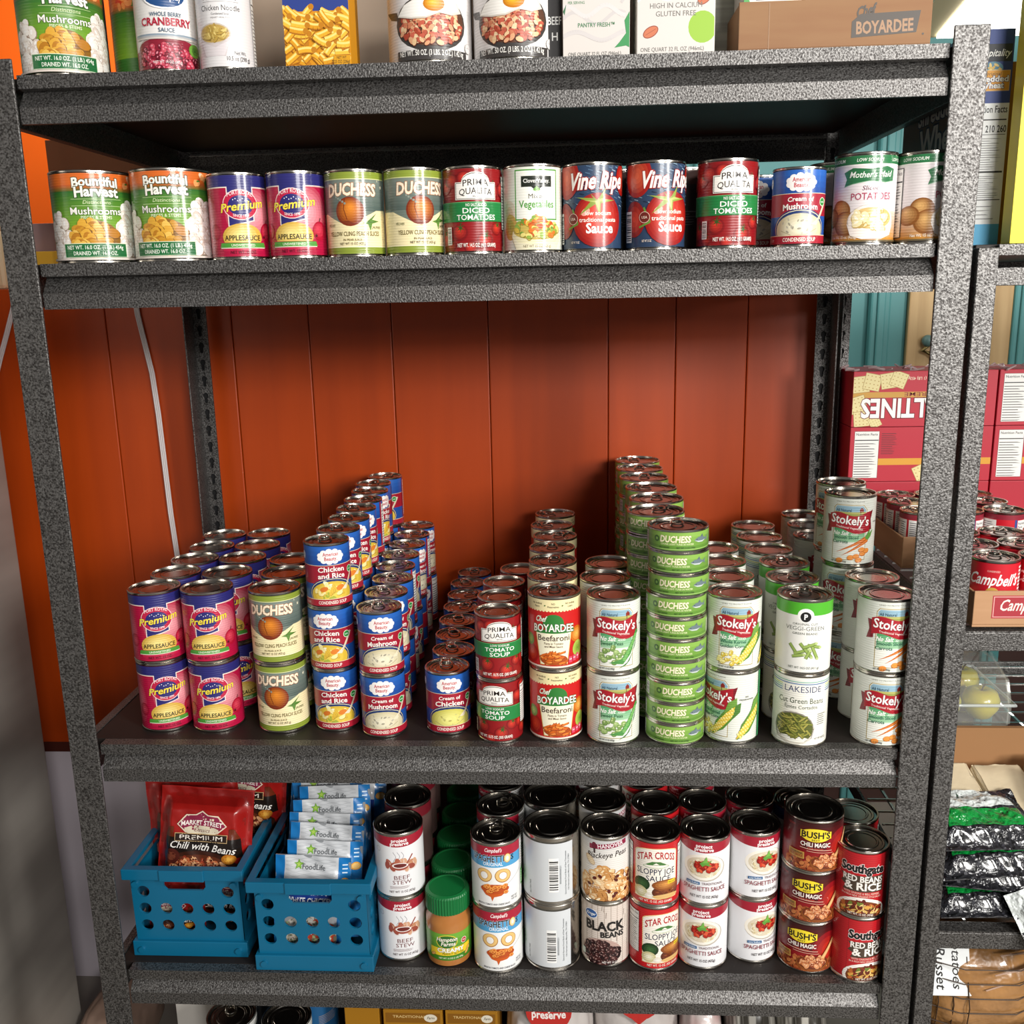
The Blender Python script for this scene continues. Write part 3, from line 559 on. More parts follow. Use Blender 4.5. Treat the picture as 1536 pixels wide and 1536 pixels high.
def a_rings():
    a = wrap(.0376, 100, 'eeeeec'); a.R(-119, 84, 50, 100, 'a81c34'); a.R(-119, 66, 50, 84, '4f9fd0'); a.T("Campbell's", 0, 91, 6, 'fbf4f2', w=26, shear=.3, bold=.014)
    a.T('SPAGHETTI', -8, 75, 10.5, '121216', w=50, bold=.02, out=('f4f4f4', .02)); a.T('S', 31, 75, 8, '121216', bold=.03); a.E(22.5, 79.5, 5.6, 7.6, 'c88a3a'); a.E(22.5, 79.5, 4.8, 6.6, 'f0d8a0'); a.E(22.5, 79.5, 2.2, 3.6, 'f8f4ea')
    a.T('ORIGINAL', 0, 68.6, 5.4, 'f4f8fa', w=30, bold=.012)
    for u in (-14, 15): a.E(u, 52, 12.4, 11.4, 'a8702a'); a.E(u, 52.4, 11.4, 10.4, 'e8c078'); a.E(u, 52, 6.6, 6.6, 'b8803a'); a.E(u, 52, 5.8, 5.8, 'f2f0ea')
    a.line([(20,36),(64,62)], .8, 'b8b8bc'); a.P([(-20,30),(-12,20),(-4,17),(-2,10),(1,17),(12,19),(22,27),(24,32),(0,34)], 'c8581c'); a.E(2, 30, 22, 8, 'b84c18')
    for i in range(22):
        r = random.Random(i); u, v = 2+18*r.uniform(-1, 1), 30+6*r.uniform(-1, 1); a.E(u, v, 4.2, 3, '9a3c10', 0, 10, .003); a.E(u, v+.4, 3.8, 2.6, 'ec9a48', 0, 10, .003); a.E(u, v+.2, 1.6, 1, 'b84c18', 0, 8, .003)
    a.T('MADE IN TOMATO AND CHEESE SAUCE', 0, 3.4, 2.8, '50505a', w=50, shear=.15); a.T('NET WT', 33, 12, 2.8, '6a6a74', w=11); a.T('15.8 OZ', 33, 8, 2.8, '6a6a74', w=11); a.R(48, 0, 50, 100, 'd8d8d8'); a.nut(50, 52, 74, 98, 8); a.R(50, 22, 66, 48, '4a9a3c'); a.lines(52, 25, 64, 46, 5, 'd8ecd0', .4); return a
def a_silver(dv):
    a = Art(114, 96, 'd2d6d9'); a.R(-57, 0, -50, 96, 'a8b4b0'); a.T('BEEF GRAVY & SAUCE', -44, 56, 4, '4a5256', w=62, rot=PI/2)
    for k in range(5): a.T('ingredients listed below in order', -38+3.2*k, 52, 1.7, '7a8488', w=58-6*(k % 3), rot=PI/2)
    a.T('GLUTEN FREE', -12, 18, 2.6, '4a5054', w=22, rot=PI/2); a.bars(18, 16+dv, 33, 72+dv); a.T('000000000021', 37, 44+dv, 2.4, '50565a', w=30, rot=PI/2); a.T('Second Harvest Food Bank of East Tennessee', 45, 46, 2.2, '50565a', w=72, rot=PI/2); a.T('136 Harvest Lane Maryville, TN 37801', 50, 46, 2.2, '50565a', w=60, rot=PI/2); return a
def a_blackeye():
    a = wrap(.0376, 100, 'e2ded8'); a.bands(-119, 119, 70, 100, 'e2ded8', 'c8c8c8', 4); a.P([(-28,84),(32,91),(32,99),(-28,92)], '8a2040'); a.T('HANOVER', 6, 89, 6.4, 'f6eef0', w=40, rot=.11, bold=.012); a.E(-20, 90, 4, 6, '6a1830'); a.R(-21, 78, -18, 86, '3a2a2a')
    a.T('Blackeye Peas', 0, 72, 9, '2e2622', w=64, shear=.28, bold=.01, rot=.1)
    a.pile(4, 24, 44, 28, 90, 9.5, ['e0b078', 'd09a5c', 'ecc898', 'c48a4c'], 4, .62, 'f6e2bc', '8a5424')
    r = random.Random(5)
    for i in range(12): a.E(r.uniform(-30, 40), r.uniform(8, 44), 3.6, 2.6, '5a1e14', r.random()*3, 10, .004)
    a.E(-26, 66, 10, 5, 'c8a880', -.8); a.E(-26, 66, 8.6, 4, 'e2cca8', -.8); a.T('NET WT 15 OZ', -20, 20, 3.4, 'f0ead8', w=18, rot=.1); a.nut(66, 6, 98, 90); return a
def a_blackbean():
    a = wrap(.0376, 100, 'd8ccc2'); r = random.Random(2)
    for i in range(24): a.R(-119+10*i, 0, -118.4+10*i, 100, 'a8988c')
    for i in range(60): u, v = r.uniform(-119, 119), r.uniform(0, 100); a.line([(u,v),(u+.6,v+10)], .6, r.choice(['b8a89c', 'c8bab0', '9a8a80']))
    a.E(-20, 84, 11, 8, 'f0f0f0'); a.E(-20, 84, 10, 7, '2a5a9a'); a.T('Kroger', -20, 81.6, 5, 'f4f8fb', w=15, shear=.15, bold=.02)
    a.T('BLACK', 2, 58, 15, '1c1a1a', w=60, bold=.035, rot=.03); a.T('BEANS', 14, 47, 9, '1c1a1a', w=36, bold=.03, rot=.03); a.grad(-4, 20, 32, 24, 'b89a90', '4a2420', 3)
    a.pile(-4, 20, 28, 20, 120, 4.4, ['3a1a1a', '2a1214', '4a2422', '241012'], 3, .75, '9a7a74', '120606'); a.R(-38, 10, -30, 20, 'd0dcd0'); a.T('NET WT 15 OZ', 10, 3, 3.2, 'efe8e2', w=24); a.nut(66, 6, 98, 90); return a
def a_star():
    a = wrap(.0376, 100, 'c41c22')
    def fr(g, c): a.P([(-33-g,10-g),(33+g,10-g),(33+g,82+g)]+[((33+g)*math.cos(t*PI/12), 82+g+9*math.sin(t*PI/12)) for t in range(1, 12)]+[(-33-g,82+g)], c)
    fr(1.6, 'e8c890'); fr(.4, 'f2ece0')
    a.T('STAR CROSS', 0, 76, 11, 'b01c28', w=60, bold=.022, arc=-.008); a.P([(-16,66),(-8,64),(0,69),(8,64),(16,66),(6,71),(-6,71)], '4a7a40'); a.E(0, 63, 20, 3, '5a8a50'); a.E(0, 63, 19, 2.3, 'f2ece0'); a.T('SLOPPY JOE', 0, 49, 9.6, '28304a', w=60, bold=.006); a.T('SAUCE', 4, 38.5, 8.6, '28304a', w=38, bold=.006)
    a.grad(-22, 32, 13, 11, '1c3a1c', '3f6a38', 4); a.grad(-24, 19, 11, 9, 'c8c090', 'f2eed8', 4); a.grad(-10, 14, 7, 5, 'e0d8c8', 'f6f2ea', 3)
    a.E(16, 20, 22, 12, '5a2c18'); a.pile(16, 22, 19, 8, 40, 3.6, ['7a3c1c', '6a2f18', '8a4a24'], 3, .7, None, '3a1a0c'); a.grad(16, 32, 22, 9, '8a4a1c', 'd8954a', 5, 0, 2); a.E(16, 13, 21, 4, 'd8b070'); a.R(18, 33, 32, 39, 'e8c82a'); a.T('New Look', 25, 34.6, 2.4, '3a3010', w=11)
    a.T('NET WT. 15 OZ. (425 GRAMS)', 0, 3.4, 3.8, 'f8e8d8', w=52); a.nut(38, 22, 62, 92); a.nut(-64, 22, -40, 92); return a
def a_bush():
    a = wrap(.0424, 76, '8a1018'); a.bands(-134, 134, 30, 76, '7a0d16', '3a0a0c', 8); a.grad(44, 34, 26, 30, '8a1018', 'c8301c', 4); a.T('NEW!', -36, 66, 3.6, 'a83a3a', w=13)
    a.pile(6, 8, 52, 14, 150, 4.2, ['a8562c', 'c87a44', '8a3c1c', 'b8663a'], 3, .7, None, '4a1c0c')
    a.E(2, 58, 22, 10.5, 'f0d832'); a.P([(-20,53),(24,53),(24,64),(-20,64)], 'f0d832'); a.T("BUSH'S", 2, 53.6, 9.6, '1a1614', w=40, bold=.03); a.T('BEST', 2, 49, 2.8, '1a1614', w=11)
    a.R(-14, 36.6, 18, 47, '4a0a10'); a.T('CHILI MAGIC', 2, 39.4, 6.6, 'fbf2e8', w=42, bold=.022); a.line([(-20,36),(26,34)], .8, 'e8c8b0'); a.line([(-10,32),(28,30)], .8, 'd8a890'); a.T('Chili Starter', 2, 35.6, 2.4, 'd85a4a', w=22)
    a.E(20, 13, 25, 13, '8a4a1c'); a.E(20, 15, 23, 11, '6a2c12'); a.pile(20, 16, 20, 9, 60, 4.2, ['c87a48', 'a85630', 'd89464', '8f4222'], 5, .65, 'e8b890', '5a2410'); a.P([(30,23),(36,21),(60,58),(56,60)], 'd8a468'); a.line([(34,23),(57,58)], 1.4, 'ecc490')
    a.R(-37, 18, -13, 29, 'c8a050'); a.R(-36, 19, -14, 28, 'a8783a'); a.T('LOUISIANA', -25, 24.4, 3, '2a1c10', w=19); a.T('HOT SAUCE', -25, 20.4, 3, '8a1414', w=19); a.nut(76, 4, 112, 72, 12); return a
def a_southgate():
    a = wrap(.0376, 100, 'b81c24'); a.R(-119, 0, 119, 2, 'd8c8b8'); a.R(-31, 2, -30.4, 100, '8a1018')
    a.P([(-30,64),(34,66),(34,40),(-26,38),(-22,46),(-30,50),(-25,57)], '4a3c30'); a.T('Southgate', 2, 70, 13, '141212', w=62, bold=.045, out=('f2ece8', .035))
    a.T('RED BEANS', 3, 55, 9, 'f6f2ea', w=58, bold=.026); a.T('& RICE', 4, 42, 11.4, 'f6f2ea', w=54, bold=.03); a.T('WITH ONIONS & BELL PEPPERS', 2, 35, 3, 'f0c8b8', w=52); a.T('IN A RICH NEW ORLEANS STYLE SAUCE', 2, 30.6, 3, 'f0c8b8', w=58)
    a.E(2, 7, 38, 23, 'f2ece4'); a.E(2, 7, 33, 18, '7a3c18'); a.pile(2, 10, 30, 13, 70, 5, ['7a2418', '8f3020', 'b8642c', 'd8a048', '642014', '6a7a30'], 3, .55, None, '3a140c'); a.pile(2, 8, 26, 10, 26, 4, ['e8c880', 'd8b060'], 8, .25)
    a.R(-20, -1, 26, 5, '5a2818'); a.T('NET WT. 15 OZ. (425g)', 2, 1.4, 3.2, 'f6ecdc', w=36); a.nut(66, 6, 98, 92); return a
def a_camp():
    a = wrap(.0326, 78, 'c01828'); a.R(-103, 0, 103, 34, 'eae6e2'); a.T("Campbell's", 0, 48, 15, 'fbf8f4', w=66, shear=.3, bold=.02); a.T('CONDENSED', 0, 66, 2.4, 'e8b8b0', w=16); a.E(0, 36, 9, 9, 'c8a04a'); a.T('Soup', 0, 14, 12, 'c01828', w=34)
    for i in range(9): a.R(38, 30+5*i, 50, 33+5*i, 'eae6e2')
    return a
def a_facts():
    a = wrap(.0326, 78, 'c01828'); a.R(-103, 70, 103, 78, '8a2434')
    for u in (-70, 34): a.R(u-4, 10, u, 70, '2a4a8a'); a.R(u+1, 30, u+34, 69, 'e8e6e2'); a.T('Nutrition', u+10, 62, 4, '202020', w=16); a.T('Facts', u+7, 56, 4, '202020', w=10); a.lines(u+20, 34, u+33, 67, 9, '50505a', .35); a.lines(u+3, 33, u+18, 54, 6, '50505a', .35)
    a.R(-32, 30, 2, 69, 'e8e6e2'); a.lines(-30, 33, 0, 67, 10, '50505a', .35); return a
def a_generic(base, band, txt):
    a = wrap(.0376, 100, base); a.R(-119, 82, 119, 100, band); (a.T(txt, 0, 87, 9, base, w=34, bold=.02) if txt else None); a.lines(-24, 30, 24, 50, 6, '8a8484', .4); return a
# ------------------------------------------------------------------ the room
Z1, Z2, Z3, Z4, Z5, ZF = .907, .6787, 0.0, -.3785, -.80, -.92
struct(boxobj('floor', (-1.6, 3.2, -2.6, 1.7, ZF-.05, ZF), mat('floor_tiles', '8d867c', .5, 0, noise=(6, '7c766e', 3)), bev=0))
TEAL = mat('teal_wall_paint', '4f8f90', .55, 0, noise=(3, '4a8889', 2)); ORANGE = mat('orange_wall_paint', 'f86a08', .5)
struct(boxobj('wall_back', (-.02, 3.2, 1.5, 1.55, ZF, 1.75), TEAL, bev=0))
struct(boxobj('wall_left', (-1.6, -.02, 1.5, 1.55, ZF, 1.75), ORANGE, bev=0))
struct(boxobj('ceiling', (-1.6, 3.2, .75, 1.55, 1.75, 1.8), mat('ceiling_paint', 'e8dfc4', .7), bev=0))
for i, (x, w) in enumerate(((1.07, .04), (1.55, .055), (1.93, .05), (2.27, .05))):
    bm = bmesh.new(); box(bm, x, x+w, 1.472, 1.5, ZF, 1.75, .006); box(bm, x+w*.3, x+w*.7, 1.464, 1.473, ZF, 1.75, .004); struct(finish('trim_%d' % (i+1), bm, TEAL))
# the orange plank partition behind the shelving, its foot open on a white wall
RUST = mat('rust_orange_planks', 'b84306', .4, 0, noise=((30, 30, 2), 'ac3d05', 3), bump=((60, 60, 3), .05, .001))
bm = bmesh.new(); xs = [-1.5, -.72, -.52, -.36, -.19, .064, .218, .382, .572, .805, .935, 1.072, 1.222]
for a, b in zip(xs, xs[1:]): box(bm, a+.0006, b-.0006, .65, .672, -.32, .655, .0022)
box(bm, -1.5, 1.222, .66, .672, -.32, .655); struct(finish('wall_orange', bm, RUST)); struct(boxobj('trim_ledge', (-1.5, 1.222, .673, .80, -.32, .6545), RUST, bev=0))
struct(boxobj('wall_dark_backing', (1.23, 3.2, 1.485, 1.499, ZF, .12), mat('dark_brown_panel', '3a201a', .5), bev=0))  # dark brown panel added so the wire decks show dark behind
struct(boxobj('trim_shadow_gap', (-1.5, 1.222, .653, .80, -.345, -.32), mat('shadow_gap_red', '4a1608', .6), bev=.002))  # shadow gap under the planks, put in as a dark red strip
struct(boxobj('wall_white', (-1.5, 1.222, .655, .80, ZF, -.345), mat('white_wall_paint', 'cfc6cf', .6), bev=0))

# ------------------------------------------------------------------ shelving
def keyhole(u, v): return [(u+.0052*math.cos(t), v+.006*math.sin(t)) for t in [math.radians(a) for a in range(-50, 231, 28)]]+[(u-.003, v-.013), (u, v-.0155), (u+.003, v-.013)]
def post(parent, x0, x1, y, z0, z1, side, rear=False, m=HAMMER):
    """angle-iron post: a face plate across x and a flange running back"""
    bm = bmesh.new(); s = 1 if rear is False else -1
    if not rear:
        box(bm, x0, x1, y-.006, y-.002, z0, z1, .0013)
        fx = x0 if side < 0 else x1; box(bm, min(fx, fx-side*.004), max(fx, fx-side*.004), y-.002, y+.036, z0, z1, .001)
    else:
        hs = [keyhole((x0+x1)/2, z) for z in [z0+.03+.0325*k for k in range(int((z1-z0-.05)/.0325))]]
        plate(bm, [(x0,z0),(x1,z0),(x1,z1),(x0,z1)], hs, lambda u, v, d: (u, y+d, v), .003)
        fx = x0 if side < 0 else x1-.003; box(bm, fx, fx+.003, y-.046, y, z0, z1, .0008)
    o = finish('post', bm, m, parent)
    if rear: boxobj('keyhole_dark_sheet', (x0+.002, x1-.002, y+.006, y+.008, z0, z1), HOLE, o, bev=0)  # black sheet added so the keyholes look dark inside
    return o
def beam_profile(y, z): return [(y,z),(y,z-.016),(y+.013,z-.0175),(y-.002,z-.038),(y-.002,z-.058),(y+.006,z-.058),(y+.006,z-.038),(y+.018,z-.016),(y+.018,z)]
rack = empty('storage_rack', (0, 0, ZF)); tag(rack, 'tall charcoal metal shelving rack holding rows of food cans', 'shelving rack')
rack.location = (0, 0, 0)
post(rack, -.002, .040, 0, ZF, .925, -1); post(rack, 1.180, 1.222, 0, ZF, .925, 1)
post(rack, 0, .029, .61, ZF, .925, -1, True); post(rack, 1.191, 1.22, .61, ZF, .925, 1, True)
for z in (Z1, Z2, Z3, Z4, Z5):
    bm = bmesh.new(); prism(bm, beam_profile(.002, z), .0405, 1.1795); finish('front_beam', bm, HAMMER, rack)
    bm = bmesh.new(); prism(bm, [(.604,z),(.604,z-.016),(.594,z-.022),(.600,z-.038),(.600,z-.058),(.607,z-.058),(.607,z)], .030, 1.190); finish('rear_beam', bm, HAMMER, rack)
    for x in (.003, 1.203): boxobj('side_beam', (x, x+.014, .038, .562, z-.056, z), HAMMER, rack)
    boxobj('shelf_board', (.019, 1.201, .021, .593, z-.014, z-.0002), BOARD, rack, bev=.0006)

u2 = empty('storage_rack', (1.228, 0, 0)); u2.location = (0, 0, 0); tag(u2, 'speckled grey metal rack with wire decks, beside the tall charcoal rack', 'shelving rack')
post(u2, 1.2285, 1.254, 0, ZF, .672, -1); post(u2, 2.30, 2.33, 0, ZF, .672, 1); post(u2, 1.2285, 1.257, .62, ZF, .672, -1, True); post(u2, 2.30, 2.33, .62, ZF, .672, 1, True)
WIRE = mat('chrome_wire', 'cfcfcf', .25, 1)
for k, z in enumerate((.676, .178, -.11, -.281)):
    bm = bmesh.new()
    if k == 0: box(bm, 1.2545, 2.30, -.002, .004, z-.014, z, .001); box(bm, 1.2545, 2.30, .0, .006, z-.05, z-.028, .001)
    elif k == 2: box(bm, 1.2645, 2.30, .245, .249, z-.02, z-.004, .001)
    else: box(bm, 1.2545, 2.30, -.002, .004, z-.032, z-.006, .001); box(bm, 1.2545, 2.30, -.001, .022, z-.0062, z-.004)
    finish('front_beam', bm, HAMMER, u2)
    boxobj('rear_beam', (1.2575, 2.30, .615, .62, z-.032, z-.006), HAMMER, u2); boxobj('side_beam', (1.2575, 1.263, .036, .57, z-.032, z-.006), HAMMER, u2)
    if k == 0: boxobj('shelf_board', (1.23, 2.328, .007, .61, z-.012, z), BOARD, u2)
    else:
        bm = bmesh.new()
        for y in [.03+.042*i for i in range(14)]:
            if k != 2 or y > .25: box(bm, 1.264, 2.30, y, y+.003, z-.0035, z-.0005)
        for x in (1.30, 1.5, 1.7, 1.9, 2.1): box(bm, x, x+.004, .024 if k != 2 else .25, .61, z-.0075, z-.0035)
        finish('wire_deck', bm, WIRE, u2)

# ------------------------------------------------------------------ tins
ONES = 'first second third fourth fifth sixth seventh eighth ninth tenth'.split()
def can_body(name, r, h, m=STEEL, ribs=False):
    bm = bmesh.new()
    prof = [(0, .0022), (r-.004, .0022), (r-.0032, 0), (r-.0006, 0), (r, .0008), (r, .0026), (r-.0012, .0036)]
    if ribs:
        n = 26
        for i in range(n+1): prof.append((r-.0012-(.0011 if i % 2 else 0), .008+(h-.016)*i/n))
    prof += [(r-.0012, h-.0036), (r, h-.0026), (r, h-.0008), (r-.0006, h), (r-.0026, h), (r-.0032, h-.0036)]
    lathe(bm, prof, 44); return finish(name, bm, m, smooth=35)
def can_lid(parent, r, h, tab=True):
    bm = bmesh.new(); R = r-.0031; z = h-.0036
    lathe(bm, [(R, z), (R-.0035, z-.0004), (R-.0045, z+.0007), (R-.007, z+.0007), (R-.008, z-.0004), (R*.66, z-.0004), (R*.63, z+.0006), (R*.58, z+.0006), (R*.55, z-.0002), (0, z-.0002)], 40)
    l = finish('lid', bm, LID, parent, smooth=25)
    if tab:
        bm = bmesh.new(); zz = z+.0022
        tube(bm, [(.0085*math.cos(t*PI/8), R*.34+.0115*math.sin(t*PI/8), zz) for t in range(16)], .0016, 6, True, .6)
        tube(bm, [(.006*math.cos(t*PI/6), R*.80+.005*math.sin(t*PI/6), zz) for t in range(12)], .0015, 6, True, .6)
        box(bm, -.006, .006, R*.62, R*.70, zz-.0012, zz+.0008, .0005); lathe(bm, [(0, z), (.003, z), (.003, zz+.0008), (0, zz+.0012)], 12, 0, 0, R*.72)
        finish('pull_tab', bm, STEEL, l, smooth=40)
    return l
def make_can(name, art, r, h, tab=True, ribbed=False, body=None, lab=True):
    o = can_body(name, r, h, body or STEEL, ribs=(lab is None))
    if art: press('label', art, on_can(r-.0004, (h-art.h/1000)/2), PRINT_RIB if ribbed else PRINT, o)
    can_lid(o, r, h, tab); return o
H15, R15, HS, RS, HT, RT = .108, .038, .0957, .033, .0312, .0422
KIND = {}
SPECS = {
 'apple': ('applesauce_can', a_apple, R15, H15, False, True), 'peach': ('peach_can', a_peach, R15, H15, False, True),
 'rice': ('soup_can', lambda: a_soup('rice'), RS, HS, True, False), 'mush': ('soup_can', lambda: a_soup('mush'), RS, HS, True, False), 'chick': ('soup_can', lambda: a_soup('chick'), RS, HS, True, False),
 'tom': ('tomato_soup_can', lambda: a_prima(.0326, 88, 'LOW SODIUM', 'TOMATO', 'SOUP', 'NET WT. 10.75 OZ. (305 GRAMS)'), RS, HS, False, False),
 'dice': ('tomato_can', lambda: a_prima(.0376, 100, 'NO SALT ADDED', 'DICED', 'TOMATOES', 'NET WT. 14.5 OZ. (411 GRAMS)'), R15, H15, False, True),
 'beef': ('pasta_can', a_beefaroni, R15, H15, True, False), 'peas': ('pea_can', lambda: a_stokely('peas'), R15, H15, False, True), 'corn': ('corn_can', lambda: a_stokely('corn'), R15, H15, False, True),
 'car': ('carrot_can', lambda: a_stokely('car'), R15, H15, False, True), 'veg': ('green_bean_can', a_veggi, R15, H15, True, False), 'lake': ('green_bean_can', a_lakeside, R15, H15, False, True),
 'tuna': ('tuna_can', a_tuna, RT, HT, True, False), 'mushroom': ('mushroom_can', a_mushroom, .0525, .116, False, True), 'mixveg': ('mixed_vegetable_can', a_mixveg, R15, H15, False, True),
 'pasta': ('pasta_sauce_can', a_pasta, R15, H15, False, False), 'potato': ('potato_can', a_potato, R15, .1105, False, True), 'cran': ('cranberry_sauce_can', a_cranberry, R15, H15, False, True),
 'noodle': ('soup_can', a_noodle, .035, .104, True, True), 'hash': ('hash_can', a_hash, .053, .116, False, True), 'stew': ('stew_can', lambda: a_preserve('stew'), R15, .1092, False, False),
 'spag': ('spaghetti_sauce_can', lambda: a_preserve('spag'), R15, .1092, False, False), 'rings': ('pasta_can', a_rings, R15, .1092, True, False), 'blackeye': ('pea_can', a_blackeye, R15, .1092, False, True),
 'blackbean': ('bean_can', a_blackbean, R15, .1092, False, True), 'star': ('sauce_can', a_star, R15, .1092, False, True), 'bush': ('chili_bean_can', a_bush, .043, .084, False, False), 'south': ('bean_can', a_southgate, .0385, .108, False, True),
 'camp': ('soup_can', a_camp, .0328, .086, True, False), 'facts': ('soup_can', a_facts, .0328, .086, True, False),
 'navy': ('food_can', lambda: a_generic('d8d4d0', '2a3468', ''), R15, .1092, False, False), 'dark': ('food_can', lambda: a_generic('5a4440', '6a1420', ''), R15, .1092, False, False), 'redtop': ('food_can', lambda: a_generic('d8d4d4', '9a1c2e', ''), R15, .1092, False, False),  # the dark kind has shade put into its label colours
 'dim': ('bean_can', lambda: a_generic('3a3230', '5a3a34', ''), R15, H15, False, False),  # shade put into the label tones, so gaps between front cans stay dark
}
def can(kind, x, y, z, label, group=None, ap=0, cat='can'):
    """ap: degrees the label's middle stands away from the aisle viewer's side"""
    if kind not in KIND:
        nm, fa, r, h, tab, rib = SPECS[kind]; o = KIND[kind] = make_can(nm, fa(), r, h, tab, rib)
    else: o = copy_tree(KIND[kind])
    o.location = (x, y, z+.0001); o.rotation_euler = (0, 0, math.atan2(.72-x, y+1.26)+math.radians(ap))
    return tag(o, label, cat, group)
TIER = {1: [''], 2: ['lower', 'upper'], 3: ['bottom', 'middle', 'top'], 10: ['lowest', 'second-lowest', 'third-lowest', 'fourth-lowest', 'fifth-lowest', 'fifth-highest', 'fourth-highest', 'third-highest', 'second-highest', 'topmost']}
def rows(kinds, pts, z, h, desc, group, place, aps=None, seed=1):
    """kinds: bottom to top; pts: one stack per row going back from the shelf's front edge"""
    r = random.Random(seed)
    for j, (x, y) in enumerate(pts):
        ks = kinds[j] if isinstance(kinds, dict) and j in kinds else (kinds['all'] if isinstance(kinds, dict) else kinds); n = len(ks); zz = z
        for t, k in enumerate(ks):
            ap = aps[t] if (j == 0 and aps) else r.uniform(-22, 22) if j < 3 else r.uniform(-60, 60)
            d = desc[k] if isinstance(desc, dict) else desc
            pos = 'front stack' if j == 0 else ONES[j]+' stack back'
            can(k, x+(r.uniform(-.0015, .0015) if t else 0), y+(r.uniform(-.0015, .0015) if t else 0), zz, ('%s, %s can in %s%s' if n > 1 else '%s%s, %s%s') % (d, TIER[n][t] if n > 1 else '', pos, place), group, ap)
            zz += SPECS[k][3]+.0002
# ----- the middle shelf
rows(['apple']*2, [(.111,.080),(.112,.158),(.1145,.236),(.112,.315),(.108,.394)], Z3, H15, 'crimson applesauce tin', 'applesauce cans on the middle shelf', ', column beside the corner post', [2, -2])
rows(['apple']*2, [(.1905,.080),(.194,.158),(.192,.243),(.190,.322),(.186,.402)], Z3, H15, 'crimson applesauce tin', 'applesauce cans on the middle shelf', ', column next to the peaches', [-8, -8])
rows(['peach']*2, [(.293,.0775),(.288,.155),(.279,.233)], Z3, H15, 'grey-green peach slices tin', 'peach cans on the middle shelf', '', [-14, -14])
rows(['rice']*3, [(.374,.080),(.376,.149),(.375,.218),(.372,.287),(.371,.356),(.368,.427),(.362,.497),(.370,.568)], Z3, HS, 'blue chicken and rice soup tin', 'chicken and rice soup cans', '', [-8, -16, 8], 4)
rows(['mush']*2, [(.449,.060),(.446,.131),(.443,.202),(.437,.273),(.435,.344),(.433,.415),(.431,.486),(.432,.558)], Z3, HS, 'blue cream of mushroom soup tin', 'cream of mushroom soup cans on the middle shelf', '', [-3, 4], 5)
rows(['chick'], [(.544,.071),(.546,.139),(.542,.207),(.539,.276),(.538,.345),(.537,.415),(.534,.486),(.540,.556)], Z3, HS, 'blue cream of chicken soup tin', 'cream of chicken soup cans', ', one tier high', [4], 6)
rows(['tom']*2, [(.623,.044),(.621,.112),(.625,.181),(.646,.251)], Z3, HS, 'red tomato soup tin', 'tomato soup cans', '', [-14, 4], 7)
rows(['beef']*2, [(.704,.056),(.701,.137),(.699,.215),(.698,.293),(.703,.372),(.695,.451),(.701,.541)], Z3, H15, 'red and cream beef pasta tin', 'beef pasta cans', '', [3, -2], 8)
rows(['peas']*2, [(.787,.046),(.780,.124),(.788,.202)], Z3, H15, 'white sweet peas tin with red banner', 'sweet pea cans', '', [6, 6], 9)
rows(['tuna']*10, [(.876,.049),(.853,.136),(.862,.222),(.861,.308),(.855,.394),(.855,.48),(.857,.566)], Z3, HT, 'flat green tuna tin', 'tuna cans', '', [0, 2, 14, -3, 6, -5, 4, 2, -4, 5], 10)
rows({0: ['corn', 'corn'], 'all': ['corn', 'corn']}, [(.957,.051),(.960,.129),(.962,.207),(.966,.285)], Z3, H15, 'white golden corn tin with red banner', 'corn cans', '', [-45, 6], 11)
rows({0: ['lake', 'veg'], 1: ['lake', 'veg'], 2: ['lake', 'veg'], 'all': ['lake', 'lake']}, [(1.052,.041),(1.053,.120),(1.057,.199),(1.050,.277),(1.051,.356),(1.054,.436)], Z3, H15, {'lake': 'white green-bean tin with blue stripes', 'veg': 'white green-bean tin with bright green band'}, 'green bean cans', '', [-3, 4], 12)
rows({2: ['car']*3, 3: ['car']*3, 'all': ['car']*2}, [(1.164,.042),(1.168,.122),(1.154,.203),(1.162,.283),(1.146,.363),(1.155,.442),(1.160,.521),(1.1615,.5995)][:7], Z3, H15, 'white sliced carrots tin with red banner', 'carrot cans', '', [13, 20], 13)
# ----- the shelf above it
def single(kind, x, y, z, label, ap=0, group=None): return can(kind, x, y, z, label, group, ap)
G2 = 'cans along the second shelf'
single('mushroom', .0925, .062, Z2, 'large green mushroom pieces can standing beside the corner post', 2, G2); single('mushroom', .2015, .062, Z2, 'large green mushroom pieces can standing next to applesauce', -12, G2)
single('apple', .2945, .046, Z2, 'crimson applesauce can touching the large mushroom can', 4, G2); single('apple', .3725, .046, Z2, 'crimson applesauce can between another applesauce and sliced peaches', -10, G2)
single('peach', .4495, .046, Z2, 'grey-green peach slices can next to the applesauce', -8, G2); single('peach', .527, .046, Z2, 'grey-green peach slices can next to the diced tomatoes', 16, G2)
single('dice', .604, .046, Z2, 'red diced tomatoes can between peaches and mixed vegetables', 6, G2); single('mixveg', .6815, .046, Z2, 'pale mixed vegetables can with black shop badge', 8, G2)
single('pasta', .758, .046, Z2, 'red tomato pasta sauce can next to the mixed vegetables', 6, G2); single('pasta', .839, .046, Z2, 'red tomato pasta sauce can turned with its barcode showing', 24, G2)
single('dice', .930, .046, Z2, 'red diced tomatoes can standing between pasta sauce and mushroom soup', 14, G2); single('mush', 1.019, .042, Z2, 'blue cream of mushroom soup can alone on second shelf', 6, G2)
single('potato', 1.102, .045, Z2, 'white sliced potatoes can showing its whole bowl picture', 8, G2); single('potato', 1.1785, .046, Z2, 'white sliced potatoes can turned aside against the post', 50, G2)
single('apple', .262, .135, Z2, 'applesauce can mostly hidden behind the second large mushroom can', 30); single('mush', .985, .125, Z2, 'dark blue soup can half hidden behind the mushroom soup', -10)
